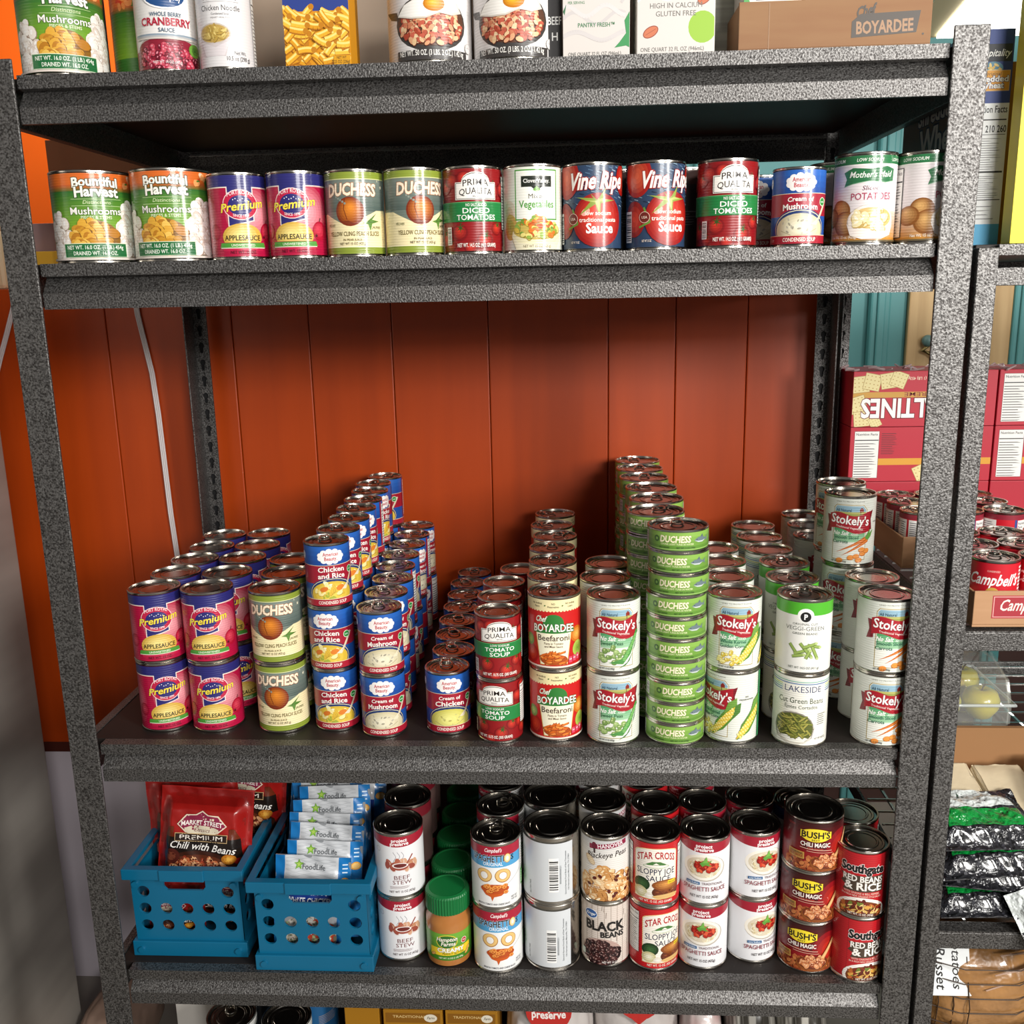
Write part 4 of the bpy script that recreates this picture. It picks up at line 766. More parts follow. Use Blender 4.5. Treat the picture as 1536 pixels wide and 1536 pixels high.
single('mush', .972, .21, Z2, 'dark blue soup can deep behind the mushroom soup', 0); single('potato', 1.092, .135, Z2, 'potato can in shade behind the sliced potatoes', 40)
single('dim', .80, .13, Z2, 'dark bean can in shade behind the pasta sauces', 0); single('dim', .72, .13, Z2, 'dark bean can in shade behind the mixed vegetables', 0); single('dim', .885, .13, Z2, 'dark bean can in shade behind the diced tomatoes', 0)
# ----- the top shelf
single('mushroom', .077, .060, Z1, 'large green mushroom can on the top shelf at its end', 6); single('mushroom', .1665, .135, Z1, 'large green mushroom can tucked behind the cranberry sauce', 60)
single('cran', .2195, .048, Z1, 'white cranberry sauce can with red berries on top shelf', 0); single('noodle', .297, .045, Z1, 'pale grey chicken noodle soup can on top shelf', -10)
single('hash', .554, .062, Z1, 'huge white hash can next to the macaroni carton', 2); single('hash', .6625, .062, Z1, 'huge white hash can next to the milk carton', -6)
# ----- the lower shelf
def pair(kb, kt, x, y, db, dt, grp=None, aps=(0, 0)):
    can(kb, x, y, Z4, db, grp, aps[0]); can(kt, x, y, Z4+SPECS[kb][3]+.0002, dt, grp, aps[1])
def prow(kind, pts, desc, grp, aps):
    for j, (x, y) in enumerate(pts):
        pos = 'front pair' if j == 0 else ONES[j]+' pair back'
        pair(kind, kind, x, y, '%s, lower can of %s' % (desc, pos), '%s, upper can of %s' % (desc, pos), grp, aps if j == 0 else (20*j, -25*j))
prow('stew', [(.459,.070)], 'white beef stew tin with red top band', 'beef stew cans', (0, 0))
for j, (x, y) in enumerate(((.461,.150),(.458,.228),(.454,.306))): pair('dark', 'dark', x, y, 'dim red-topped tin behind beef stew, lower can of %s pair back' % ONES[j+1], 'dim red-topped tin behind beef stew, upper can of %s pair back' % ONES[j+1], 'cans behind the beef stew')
prow('rings', [(.611,.047),(.613,.126),(.609,.204)], 'white ring-pasta tin with red and blue top', 'ring pasta cans', (2, -8))
prow('blackeye', [(.775,.145),(.769,.222)], 'tin in shade behind the blackeye peas', 'cans behind the blackeye peas', (40, 60))
pair('blackbean', 'blackeye', .777, .066, 'weathered-plank black beans can under the blackeye peas', 'white blackeye peas can on top of black beans', 'front bean cans on the lower shelf', (-4, 4))
prow('star', [(.851,.059),(.858,.137),(.848,.215)], 'red sloppy joe sauce tin', 'sloppy joe sauce cans', (26, 4))
prow('spag', [(.926,.064),(.932,.142),(.925,.220)], 'white spaghetti sauce tin, column beside sloppy joe sauce', 'spaghetti sauce cans', (-3, 0))
prow('spag', [(1.0035,.081),(1.010,.159)], 'white spaghetti sauce tin, column beside chili beans', 'spaghetti sauce cans', (34, 30))
for t in range(3): can('bush', 1.0865-.001*(2-t), .065, Z4+t*.0842, ('bottom', 'middle', 'top')[t]+' of three dark red chili bean cans', 'chili bean cans', (-10, -6, 4)[t])
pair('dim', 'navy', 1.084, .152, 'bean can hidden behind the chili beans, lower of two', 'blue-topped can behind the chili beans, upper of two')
prow('south', [(1.152,.0535-.012),(1.160,.119)], 'red beans and rice tin', 'red beans and rice cans', (30, 4))
# unlabelled tins with a pasted barcode sheet
def sheet_can(x, y, z, label, dv, ap, first=[None]):
    if not first[0]:
        first[0] = o = make_can('food_can', None, .0428, .1125, False, lab=None)
    else:
        o = first[0].copy(); COL.objects.link(o)
        for ch in first[0].children:
            if ch.name.startswith('lid'): c = ch.copy(); COL.objects.link(c); c.parent = o
    press('paper_sheet', a_silver(dv), on_can(.0433, .008), PRINT, o)
    o.location = (x, y, z+.0001); o.rotation_euler = (0, 0, math.atan2(.72-x, y+1.26)+math.radians(ap)); tag(o, label, 'can', 'bare metal cans')
sheet_can(.695, .058, Z4, 'bare ribbed tin under its twin, barcode sheet pasted on', -8, -36); sheet_can(.695, .058, Z4+.1127, 'bare ribbed tin on top of its twin, barcode sheet pasted on', 0, -30)
sheet_can(.692, .146, Z4, 'bare ribbed tin in second row, lower of two', 0, -60); sheet_can(.692, .146, Z4+.1127, 'bare ribbed tin in second row, upper of two', 0, -70)
# ------------------------------------------------------------------ peanut butter jars
PBM = mat('peanut_butter', 'b8793c', .3, 0, noise=(40, 'a96a30', 2), coat=.8); GCAP = mat('green_cap', '0f6a34', .4)
def a_pb():
    a = Art(150, 46, '4a8a24'); a.bands(-75, 75, 0, 46, '3a7a1c', '6aa838', 5)
    a.E(-4, 32, 17, 12, 'd8c83a'); a.E(-4, 32, 15.6, 10.6, '2f6a2a'); a.T('Hampton', -4, 33, 6.4, 'f8f4e2', w=32, shear=.2, bold=.02, out=('20401a', .03)); a.T('Farms', -2, 25.4, 6.4, 'f8f4e2', w=22, shear=.2, bold=.02, out=('20401a', .03))
    a.E(24, 30, 5, 5, 'f4ece4'); a.E(24, 30, 4.3, 4.3, 'b83a3a'); a.T('USA', 24, 29, 2, 'ffffff')
    a.P([(-32,8),(36,10),(36,23),(-32,21)], 'e8c828'); a.T('CREAMY', 2, 14.4, 6.6, 'f8f4e4', w=42, bold=.035, out=('4a5a1a', .04)); a.T('PEANUT BUTTER', 6, 10.2, 3.2, '2a4a1c', w=34, bold=.015)
    for u, v in ((-27,9),(32,13),(29,8)): a.E(u, v, 5, 2.6, 'a8742c', .6); a.E(u, v, 4.2, 2, 'd8a858', .6)
    a.T('NET WT 16 OZ (1 LB) 454g', 2, 3, 2.6, 'e8f0d0', w=38); return a
def make_jar():
    bm = bmesh.new(); r = .0345
    lathe(bm, [(0, .001), (r-.008, 0), (r-.001, .006), (r, .014), (r, .070), (r-.0005, .078), (r-.005, .087), (r-.006, .094), (0, .094)], 48)
    o = finish('peanut_butter_jar', bm, PBM, smooth=40); bm = bmesh.new(); R = r-.0005; seg = 96; rings = []
    for k, (q, z) in enumerate(((R, .092), (R, .118), (R-.002, .121), (R-.006, .1225), (R-.0075, .1215), (0, .1215))):
        rings.append((q, z))
    vs = []
    for q, z in rings:
        if q == 0: vs.append([bm.verts.new((0, 0, z))]); continue
        vs.append([bm.verts.new(((q-(.0009 if (i % 2 and z < .119 and z >= .092) else 0))*math.cos(2*PI*i/seg), (q-(.0009 if (i % 2 and z < .119) else 0))*math.sin(2*PI*i/seg), z)) for i in range(seg)])
    for A, B in zip(vs, vs[1:]):
        for i in range(seg):
            j = (i+1) % seg; bm.faces.new((A[i], A[j], B[0]) if len(B) == 1 else (A[i], A[j], B[j], B[i]))
    finish('screw_cap', bm, GCAP, o); press('label', a_pb(), on_can(.0347, .016), PRINT, o); return o
j0 = make_jar()
for j, (x, y) in enumerate(((.534,.050),(.534,.122),(.533,.196),(.532,.270),(.532,.344))):
    o = j0 if j == 0 else copy_tree(j0); o.location = (x, y, Z4+.0001); o.rotation_euler = (0, 0, math.atan2(.72-x, y+1.26)+(0 if j == 0 else .7*j))
    tag(o, 'creamy peanut butter jar with green cap, '+('front of its row' if j == 0 else ONES[j]+' back in its row'), 'jar', 'peanut butter jars')

# ------------------------------------------------------------------ crates and pouches
BLUE = mat('blue_crate_plastic', '0a6488', .34, 0, noise=(12, '096082', 2), coat=.15)
def make_crate(w, d, h):
    r = empty('plastic_crate', (0, 0, 0)); t = .0035; hb = h-.016
    def panel(name, wid, to3, slot, tilt=0):
        n = 5 if wid < .2 else 7; st = wid*.78/(n-1); holes = []
        for i in range(n):
            for k, z in enumerate((.052, .082, .112)):
                if k == 2 and slot and 0 < i < n-1: continue
                holes.append(circ(-wid*.39+i*st, z, .0098, 18))
        if slot: holes.append([(-.033,.1345),(-.033,.121),(-.028,.115),(.028,.115),(.033,.121),(.033,.1345)])
        bm = bmesh.new(); plate(bm, [(-wid/2, .012), (wid/2, .012), (wid/2, hb), (-wid/2, hb)], holes, to3, t); return finish(name, bm, BLUE, r)
    panel('front_panel', w-.012, lambda u, v, k: (u, .006-.003*(v/h)+k, v), True); panel('back_panel', w-.012, lambda u, v, k: (u, d-.006-k, v), True)
    for s in (-1, 1): panel('side_panel', d-.012, lambda u, v, k, s=s: (s*(w/2-.006-k), d/2+u, v), True)
    bm = bmesh.new(); box(bm, -w/2+.006, w/2-.006, .006, d-.006, .004, .008); finish('base', bm, BLUE, r)
    bm = bmesh.new()
    for z0, z1, o in ((0, .026, 0), (h-.018, h, .004)):
        for q in ((-w/2-o, w/2+o, -o, .004-o), (-w/2-o, w/2+o, d-.004+o, d+o), (-w/2-o, -w/2+.004-o, .004-o, d-.004+o), (w/2-.004+o, w/2+o, .004-o, d-.004+o)): box(bm, *q, z0, z1, .0012)
        box(bm, -w/2-o+.003, w/2+o-.003, .003-o, .008, z1-.003, z1); box(bm, -w/2-o+.003, w/2+o-.003, d-.008, d+o-.003, z1-.003, z1)
        box(bm, -w/2-o+.003, -w/2+.008, .008, d-.008, z1-.003, z1); box(bm, w/2-.008, w/2+o-.003, .008, d-.008, z1-.003, z1)
    finish('rim', bm, BLUE, r)
    bm = bmesh.new(); box(bm, -.035, .035, -.0065, -.0035, h-.0185, h+.0005, .001); finish('handle', bm, BLUE, r)
    for x in (-w/2+.014, w/2-.014):
        for z, q in ((.012, -.003), (h-.028, -.001)):
            bm = bmesh.new(); tube(bm, [(x, .004, z), (x, q, z)], .0052, 14); finish('corner_peg', bm, BLUE, r)
    return r
cr1 = make_crate(.183, .262, .154); cr1.location = (.1265, .035, Z4); tag(cr1, 'blue plastic crate holding red chili pouches', 'crate', 'blue crates on the lower shelf')
cr2 = make_crate(.183, .262, .154); cr2.location = (.331, .007, Z4); tag(cr2, 'blue plastic crate holding white and blue pouches', 'crate', 'blue crates on the lower shelf')
def pillow(w, h, th, seal=9, amp=1.0, seed=1):
    """pouch face: a pillow with flat seals; returns the map for its artwork"""
    r = random.Random(seed); ph = [r.random()*6 for _ in range(6)]
    def dep(u, v):
        a = max(0, min(1, (w/2-abs(u)-seal*.5)/22)); b = max(0, min(1, (v-seal*.4)/24)); c = max(0, min(1, (h-v-seal)/26))
        s = lambda t: t*t*(3-2*t)
        d = th*s(a)*s(b)*s(c)
        return d+amp*(.9*math.sin(u*.09+ph[0]+v*.05)+.7*math.sin(v*.12+ph[1]-u*.06)+.5*math.sin(u*.23+v*.19+ph[2]))
    def f(u, v, z):
        e = .6; n = Vector((-(dep(u+e, v)-dep(u-e, v))/(2*e), -1, -(dep(u, v+e)-dep(u, v-e))/(2*e)))
        n = Vector(((dep(u-e, v)-dep(u+e, v))/(2*e), -1, (dep(u, v-e)-dep(u, v+e))/(2*e)))
        g = 4.0; i, j = math.floor(u/g+1e-7)*g, math.floor(v/g+1e-7)*g; s, t = (u-i)/g, (v-j)/g
        d = (dep(i, j)*(1-s)+dep(i+g, j)*s)*(1-t)+(dep(i, j+g)*(1-s)+dep(i+g, j+g)*s)*t
        return (u/1000, -(d+z*1.3+.7)/1000, v/1000), n
    return f, dep
def make_pouch(name, art, th, back, seed=1, m=None, face='printed_front', amp=1.0, vs=6):
    f, dep = pillow(art.w, art.h, th, 9, amp, seed); bm = bmesh.new(); nu, nv = 18, 18; w, h = art.w, art.h; fr, bk = {}, {}
    for i in range(nu+1):
        for j in range(nv+1):
            u, v = -w/2+w*i/nu, h*j/nv; d = dep(u, v); e = dep(u, v)-amp*0
            fr[i, j] = bm.verts.new((u/1000, -d/1000, v/1000)); bk[i, j] = bm.verts.new((u/1000, (.0008+max(0, th*.0007*math.sin(PI*i/nu)*math.sin(PI*j/nv))), v/1000))
    for i in range(nu):
        for j in range(nv):
            bm.faces.new((fr[i,j], fr[i+1,j], fr[i+1,j+1], fr[i,j+1])); bm.faces.new((bk[i,j], bk[i,j+1], bk[i+1,j+1], bk[i+1,j]))
    for i in range(nu): bm.faces.new((fr[i,0], bk[i,0], bk[i+1,0], fr[i+1,0])); bm.faces.new((fr[i,nv], fr[i+1,nv], bk[i+1,nv], bk[i,nv]))
    for j in range(nv): bm.faces.new((fr[0,j], fr[0,j+1], bk[0,j+1], bk[0,j])); bm.faces.new((fr[nu,j], bk[nu,j], bk[nu,j+1], fr[nu,j+1]))
    o = finish(name, bm, back, smooth=60); press(face, art, f, m or PRINT_FOIL, o, 4, 4); return o
def a_chili():
    a = Art(150, 150, '9c1a16'); r = random.Random(1)
    for i in range(75): a.R(-75+2*i, 126, -74+2*i, 148, '8a1512')
    a.P([(-40,96),(-26,112),(-10,113),(0,119),(10,113),(26,112),(40,96),(26,84),(-26,84)], 'e8d8c0'); a.P([(-38,96),(-25,110),(-9,111.6),(0,117),(9,111.6),(25,110),(38,96),(25,86),(-25,86)], '8a2444'); a.E(0, 88, 28, 8, 'd8cdb4')
    a.T('MARKET STREET', 0, 97, 7, 'f8efe8', w=66, bold=.022, arc=-.003); a.T('Classics', 0, 86, 6, '6a2a3a', w=26, shear=.3, bold=0)
    a.P([(-60,76),(-52,92),(-44,92),(-44,76)], '6a2a14'); a.P([(44,76),(44,92),(52,92),(60,76)], '6a2a14'); a.P([(-62,46),(64,46),(60,76),(-58,76)], '1e1612'); a.R(-42, 70, 42, 83, 'c8a878'); a.R(-41, 71, 41, 82, '2a1c16'); a.T('PREMIUM', 0, 73, 7, 'f4ece0', w=68, bold=0)
    a.T('Chili with Beans', 2, 57, 11, 'f8f4ee', w=104, shear=.3, bold=.006, rot=-.06, arc=-.0004)
    a.E(0, 26, 62, 30, '3a1c12'); a.E(0, 24, 56, 26, '5a2a18'); a.pile(0, 22, 50, 22, 170, 5.4, ['b8643c', 'd08a5c', '8a3220', 'a84a2c', 'e0a878'], 4, .55, 'e8b890', '4a1a10'); a.grad(46, 46, 11, 8, 'b06a1c', 'e8b44a', 5); a.grad(-46, 46, 14, 12, '4a1c14', '8a4a34', 3)
    return a
CHB = mat('red_foil', '8e1a14', .3, .2, bump=(25, .6, .004))
ch = make_pouch('food_pouch', a_chili(), 20, CHB, 3); ch.location = (.136, .088, Z4+.098); ch.rotation_euler = (-.24, .06, 0); tag(ch, 'red chili pouch with printed bowl, front one in the crate', 'pouch', 'red chili pouches')
for (x, y, z, rx, ry, rz, l) in ((.108, .150, Z4+.100, -.14, -.06, .1, 'red chili pouch leaning behind the front one, edge showing'), (.163, .195, Z4+.120, -.12, .08, .05, 'red chili pouch standing highest at the back of crate'), (.128, .232, Z4+.09, -.1, 0, 0, 'red chili pouch hidden at the back of crate')):
    c = copy_tree(ch); c.location = (x, y, z); c.rotation_euler = (rx, ry, rz); tag(c, l, 'pouch', 'red chili pouches')
for (x, y, l) in ((.09, .078, 'red chili pouch low in crate behind its holes'), (.16, .112, 'second red chili pouch low in crate behind its holes')):
    c = copy_tree(ch); c.scale = (.62, 1, .62); c.location = (x, y, Z4+.0095); c.rotation_euler = (-.1, 0, 0); tag(c, l, 'pouch', 'red chili pouches')
def a_foodlife():
    a = Art(118, 150, 'c9ccd0'); a.R(-59, 0, -44, 150, '1a74b8'); a.R(40, 0, 59, 150, '1a74b8'); r = random.Random(5)
    for v in range(112, 146, 3): a.line([(-42+6*i, v+1.1*math.sin(i*1.3+v)) for i in range(14)], .5, 'b0b4b8')
    a.star(-22, 136, 8, '74a83a', 5, .45); a.star(-22, 136, 4, 'a8c858', 5, .5, .4); a.T('FoodLife', 2, 130, 7.4, '3a3f44', w=36, bold=0)
    for k in range(3): a.R(46, 126+6*k, 54, 128+6*k, 'cfe4f4')
    a.E(50, 113, 8, 6, 'd89a3a'); a.E(50, 113, 6, 4.4, 'e8bc70')
    a.R(-44, 60, 40, 108, '1f3a8a'); a.T('PREMIUM', -2, 92, 9, 'f6f8fb', w=52, bold=.03); a.T('WHITE CHICKEN', -2, 78, 9, 'f6f8fb', w=74, bold=.03)
    a.pile(-2, 30, 40, 26, 90, 6, ['f2ece0', 'e8dcc4', 'c8d8a0', 'd8503a', 'f6f2ea'], 3, .7, None, '8a8a70'); return a
FLB = mat('silver_foil', 'b8bcc0', .3, .5)
fl = make_pouch('food_pouch', a_foodlife(), 8, FLB, 6, amp=1.2); n = 0
for (dx, y, z, rx, ry) in ((-.012, .036, .016, -.16, .05), (.004, .052, .030, -.20, .04), (.0, .070, .046, -.25, .05), (-.004, .088, .052, -.3, .02), (.006, .108, .066, -.3, -.03), (.012, .128, .079, -.3, -.05), (.0, .148, .088, -.32, -.1), (-.024, .166, .070, -.25, .07), (.02, .19, .074, -.2, .03)):
    c = fl if n == 0 else copy_tree(fl); c.location = (.331+dx, y, Z4+z); c.rotation_euler = (rx, ry, .03*math.sin(n*2))
    tag(c, 'white pouch with blue ends, %s from the front of its crate' % ONES[n], 'pouch', 'white and blue chicken pouches'); n += 1

# ------------------------------------------------------------------ cartons on the top shelf
def carton(name, dims, m, label, cat='box', front=None, left=None, group=None, bev=.0012):
    o = boxobj(name, dims, m, bev=bev); x0, x1, y0, y1, z0, z1 = dims
    if front: press('front_print', front, on_front((x0+x1)/2, y0, z0+.0004), PRINT_BOX, o, us=None)
    if left: press('side_print', left, on_left(x0, (y0+y1)/2, z0+.0004), PRINT_BOX, o, us=None)
    return tag(o, label, cat, group)
def a_mac():
    a = Art(82, 160, 'e8a818'); a.R(-41, 62, 41, 160, '2a3f8a'); a.R(-41, 0, 41, 66, 'd89010'); r = random.Random(2)
    for i in range(70):
        u, v, t = r.uniform(-42, 42), r.uniform(8, 66), r.uniform(-.9, .9); q = 10; k = r.uniform(-.02, .02)
        P = [(u+x*math.cos(t), v+x*math.sin(t)+k*x*x) for x in (-q, -q*.5, 0, q*.5, q)]
        a.line([(x, y-1) for x, y in P], 8, 'b06a08'); a.line(P, 7, r.choice(['e8ac28', 'f0bc3c', 'dc9a18'])); a.line([(x, y+1.4) for x, y in P], 2.4, 'f8dc80'); a.E(P[-1][0], P[-1][1], 3.6, 3.6, 'c07c10', 0, 10)
    a.R(20, 3, 41, 14, 'd89a14'); a.T('NET WT', 30, 10, 3, '4a3008', w=12); a.T('7.25 OZ (206g)', 29, 5, 3.6, '4a3008', w=22); return a
YEL = mat('yellow_carton', 'd8941a', .5)
carton('macaroni_box', (.377, .459, .024, .066, Z1, Z1+.165), YEL, 'yellow macaroni carton with noodle picture on top shelf', front=a_mac())
carton('macaroni_box', (.372, .452, .075, .117, Z1, Z1+.165), YEL, 'yellow macaroni carton right behind the printed one')
MILK = mat('milk_carton_board', 'cfcac2', .45)
def a_milk(w, alm):
    a = Art(w, 190, 'd0c9c3')
    if alm:
        a.T('UNSWEETENED', 0, 80, 7, '2f8a4a', w=64, bold=.02); a.line([(-36,76),(36,76)], .5, '8ab89a'); a.E(-30, 92, 12, 10, '8fbf3a'); a.E(32, 30, 17, 18, '8fb82e'); a.line([(-46+4*i, 66+6*math.sin(i*.4)+i*.4) for i in range(24)], 3, 'd4cdc8'); a.line([(-46+4*i, 60+5*math.sin(i*.5)+i*.6) for i in range(24)], 2, 'f4f0ec')
        for u, v, t in ((-30,26,.5),(34,62,.7)): a.E(u, v, 10, 6, '8a3a20', t); a.E(u, v, 9, 5, 'c06a44', t); a.line([(u-7*math.cos(t), v-7*math.sin(t)), (u+7*math.cos(t), v+7*math.sin(t))], .5, '8a3a20')
        a.T('HIGH IN CALCIUM', 0, 52, 5.6, '6a6a64', w=62, bold=0); a.T('GLUTEN FREE', 0, 43, 5.6, '6a6a64', w=48, bold=0); a.T('ONE QUART 32 FL OZ (946mL)', -4, 4, 4.6, '5a5a54', w=76, bold=0)
    else:
        a.T('8g', -16, 78, 7, '6a6a68', bold=0); a.T('Protein', -16, 71, 5, '6a6a68', w=22, bold=0); a.T('A&D', 14, 78, 7, '6a6a68', bold=0); a.T('Vitamins', 16, 71, 5, '6a6a68', w=26, bold=0); a.R(-1, 70, -.5, 86, '9a9a98'); a.line([(-36,67),(34,67)], .5, '9a9a98'); a.T('PER SERVING', -24, 60, 3, '3f7a50', w=20)
        a.line([(-40+3*i, 44+7*math.sin(i*.35)) for i in range(26)], 4, 'c4bebc'); a.line([(-40+3*i, 52+6*math.sin(i*.4+1)) for i in range(26)], 5, 'd2ccca'); a.line([(-40+3*i, 24+5*math.sin(i*.3)) for i in range(26)], 5, 'c8c2c0'); a.line([(30,60),(35,66)], 3, 'c4bebc')
        a.T('PANTRY FRESH\u2122', 0, 34, 4.6, '3f7a50', w=44, bold=.012); a.P([(34,40),(40,50),(40,10),(28,16),(36,26)], '2f8a4a'); a.P([(22,10),(34,22),(40,22),(36,12)], '2f8a4a'); a.P([(36,70),(40,84),(40,66)], '2f8a4a'); a.P([(-40,52),(-36,60),(-38,48)], '2f6a44'); a.T('ONE QUART 32 FL OZ (946mL)', -2, 2, 4, '5a5a54', w=64, bold=0)
    a.T('WHITE MILK' if not alm else 'ALMOND', 0, 100, 9, '2f8a4a', w=60, bold=.02); return a
carton('milk_carton', (.722, .803, .014, .085, Z1, Z1+.195), MILK, 'white milk carton with grey splash next to the hash', 'carton', front=a_milk(80, False))
carton('almond_milk_carton', (.811, .905, .014, .085, Z1, Z1+.195), MILK, 'pale almond milk carton with green dots on top shelf', 'carton', front=a_milk(92, True))
def a_dark(): return Art(60, 108, '2a2828').T('CORNED', 0, 52, 10, 'd8d8d4', w=46).T('BEEF', 4, 36, 12, 'e8e8e4', w=34).T('HASH', 4, 20, 12, 'e8e8e4', w=34)
carton('food_box', (.700, .7205, .03, .095, Z1, Z1+.12), mat('dark_carton', '2c2a2a', .5), 'narrow black carton wedged between hash and milk', left=None, front=Art(20, 110, '2a2828').T('BEEF', 2, 42, 9, 'e8e8e4', w=17).T('H', 2, 24, 9, 'e8e8e4'))
carton('milk_carton', (.915, .990, .10, .17, Z1, Z1+.195), mat('grey_printed_carton', '8a8a80', .5, 0, noise=((3, 3, 160), 'b0b0a4', 1)), 'grey patterned carton behind the almond milk', 'carton')
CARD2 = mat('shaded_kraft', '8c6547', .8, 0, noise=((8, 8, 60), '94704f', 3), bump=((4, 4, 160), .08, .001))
def tray(name, x0, x1, y0, y1, z, h, label, front=None, cat='tray', group=None, m=CARD, t=.004):
    r = empty(name, (0, 0, 0)); tag(r, label, cat, group)
    boxobj('tray_base', (x0, x1, y0, y1, z, z+.003), m, r, bev=0)
    f = boxobj('front_wall', (x0, x1, y0, y0+t, z+.003, z+h), m, r, bev=.001); boxobj('back_wall', (x0, x1, y1-t, y1, z+.003, z+h), m, r, bev=.001)
    boxobj('end_wall', (x0, x0+t, y0+t, y1-t, z+.003, z+h*.96), m, r, bev=.001); boxobj('end_wall', (x1-t, x1, y0+t, y1-t, z+.003, z+h*.96), m, r, bev=.001)
    if front: press('printed_lettering', front, on_front((x0+x1)/2, y0, z), PRINT_BOX, f, us=None)
    return r
def a_cb():
    a = Art(226, 54, None); c = '3a3026'
    a.P([(20,12),(96,16),(100,40),(30,38),(20,30)], c); a.T('BOYARDEE', 59, 17, 13, '9a7452', w=66, bold=.03, rot=.03, arc=.0003); a.T('Chef', 36, 36, 11, c, w=22, shear=.3, bold=.04, rot=.2); a.E(104, 14, 1.2, 1.2, c); a.R(-78, 0, -77, 54, '96714f'); return a
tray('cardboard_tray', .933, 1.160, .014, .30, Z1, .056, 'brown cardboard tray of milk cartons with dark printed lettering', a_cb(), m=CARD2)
for i, x in enumerate((.939, 1.012, 1.085)):
    g = Art(68, 190, 'e8e4d8').T('WHITE MILK', 4, 62, 8, '2f8a4a', w=52, bold=.015).T('8g', -10, 50, 5, '6a6a68', bold=0).T('A&D', 14, 50, 5, '6a6a68', bold=0).T('LACTOSE FREE', 4, 76, 7, '2f8a4a', w=54); g.line([(-20,58),(28,58)], .5, '8a8a84'); g.P([(29,40),(34,66),(34,36)], '2f8a4a')
    if i == 0: g = Art(68, 190, 'e8e4d8').lines(-28, 64, 4, 80, 4, '6a6a64', .35).lines(-20, 52, 8, 58, 2, '505050', .4); g.E(-32, 52, 5, 9, '4a9a4a')
    carton('milk_carton', (x, x+.069, .0205, .09, Z1+.0032, Z1+.195), MILK, 'white milk carton in the cardboard tray, '+('next to the almond milk', 'middle of three', 'next to the rack post')[i], 'carton', front=g, group='milk cartons in the cardboard tray')
carton('cardboard_box', (.51, .90, .31, .55, Z1, Z1+.24), mat('shaded_brown_board', '4a3a2e', .8), 'dark box added to darken gaps behind the hash and milk')  # made-up box, dark so that nothing bright shows through the gaps
carton('cardboard_box', (.245, .50, .30, .55, Z1, Z1+.2), mat('beige_cardboard', 'a5917e', .8), 'beige cardboard box at the back of the top shelf')
# boxes on the partition's ledge
carton('cardboard_box', (-.285, -.012, .68, .795, .655, .935), mat('brown_cardboard', '7a4a2c', .8), 'brown cardboard box on the ledge behind mushroom cans', front=Art(200, 200, None).lines(-10, 210, 60, 230, 4, '5a3420', .4))
carton('cardboard_box', (.27, .60, .69, .79, .655, .90), CARD, 'cardboard box on the ledge behind the peach cans'); carton('cardboard_box', (.01, .16, .69, .79, .655, .885), mat('light_cardboard', 'b8946c', .8), 'small light cardboard box on the ledge behind applesauce')
bm = bmesh.new(); box(bm, -.52, -.405, .69, .79, .6552, .77, .008); box(bm, -.515, -.41, .695, .785, .77, .79, .006)
tag(finish('storage_box', bm, [mat('cream_plastic', 'd8c09a', .5)]), 'cream box standing on the ledge beyond the corner post', 'box')
boxo = boxobj('snack_box', (-.372, -.298, .70, .735, .6552, .728), mat('yellow_board', 'e8b83a', .5)); tag(boxo, 'small yellow box on the ledge by the mushroom cans', 'box')
tag(boxobj('snack_box', (-.37, -.288, .742, .79, .6552, .785), mat('mauve_board', '9a8488', .6)), 'mauve grey box on the ledge behind the small yellow box', 'box')
# wiring on the partition
def cable(pts, label):
    bm = bmesh.new()
    for k in (-1, 0, 1): tube(bm, [(x+k*.0036, y, z) for x, y, z in pts], .0021, 8)
    tag(finish('cable', bm, mat('white_cable', 'd8d0d0', .45), smooth=60), label, 'cable')
cable([(-.1235,.645,.64),(-.121,.645,.60),(-.112,.645,.54),(-.104,.645,.485),(-.0995,.645,.40),(-.0985,.645,.351),(-.095,.645,.198),(-.090,.645,.10),(-.082,.645,-.02)], 'white flat cable hanging down the orange planks behind applesauce')
cable([(-.365,.645,.64),(-.372,.645,.618),(-.392,.645,.569),(-.414,.645,.517),(-.44,.645,.45)], 'white flat cable slanting across the planks beyond the post')
# stainless fridge at the aisle's end
fr = empty('refrigerator', (-.31, .05, ZF)); fr.location = (0, 0, 0); tag(fr, 'stainless steel refrigerator standing beside the rack', 'refrigerator')
SS = mat('brushed_stainless', 'b4aea6', .4, .5, noise=((2, 1.2, 9), '8a857e', 3, .3), bump=((3, 3, 240), .05, .0006))  # broad soft reflection streaks are put into the colour
boxobj('cabinet_body', (-1.1, -.316, -.30, .455, ZF+.06, 1.1), SS, fr, bev=.006); boxobj('door', (-1.1, -.316, -.36, -.305, ZF+.08, 1.1), SS, fr, bev=.008); boxobj('kick_plate', (-1.08, -.33, -.28, .44, ZF, ZF+.06), mat('dark_kick', (.03, .03, .03), .6), fr)
# ceiling light over the far corner
lt = empty('ceiling_light', (1.75, .9, 1.2)); lt.location = (0, 0, 0); tag(lt, 'bright tilted fluorescent light with cream housing near the corner', 'light')
bm = bmesh.new(); prism(bm, [(.80,1.165),(.98,1.13),(.985,1.16),(.80,1.20)], 1.44, 2.5); finish('housing', bm, mat('cream_metal', 'd8cda4', .5), lt)
bm = bmesh.new(); prism(bm, [(.796,1.160),(.972,1.126),(.973,1.1295),(.797,1.1645)], 1.50, 2.46); finish('diffuser', bm, mat('lit_diffuser', 'ffffff', .5, emit=('fffaf0', 5)), lt)
bm = bmesh.new()
for x in (1.6, 2.3): tube(bm, [(x, .9, 1.17), (x, .9, 1.75)], .006, 8)
finish('hanger', bm, STEEL, lt)
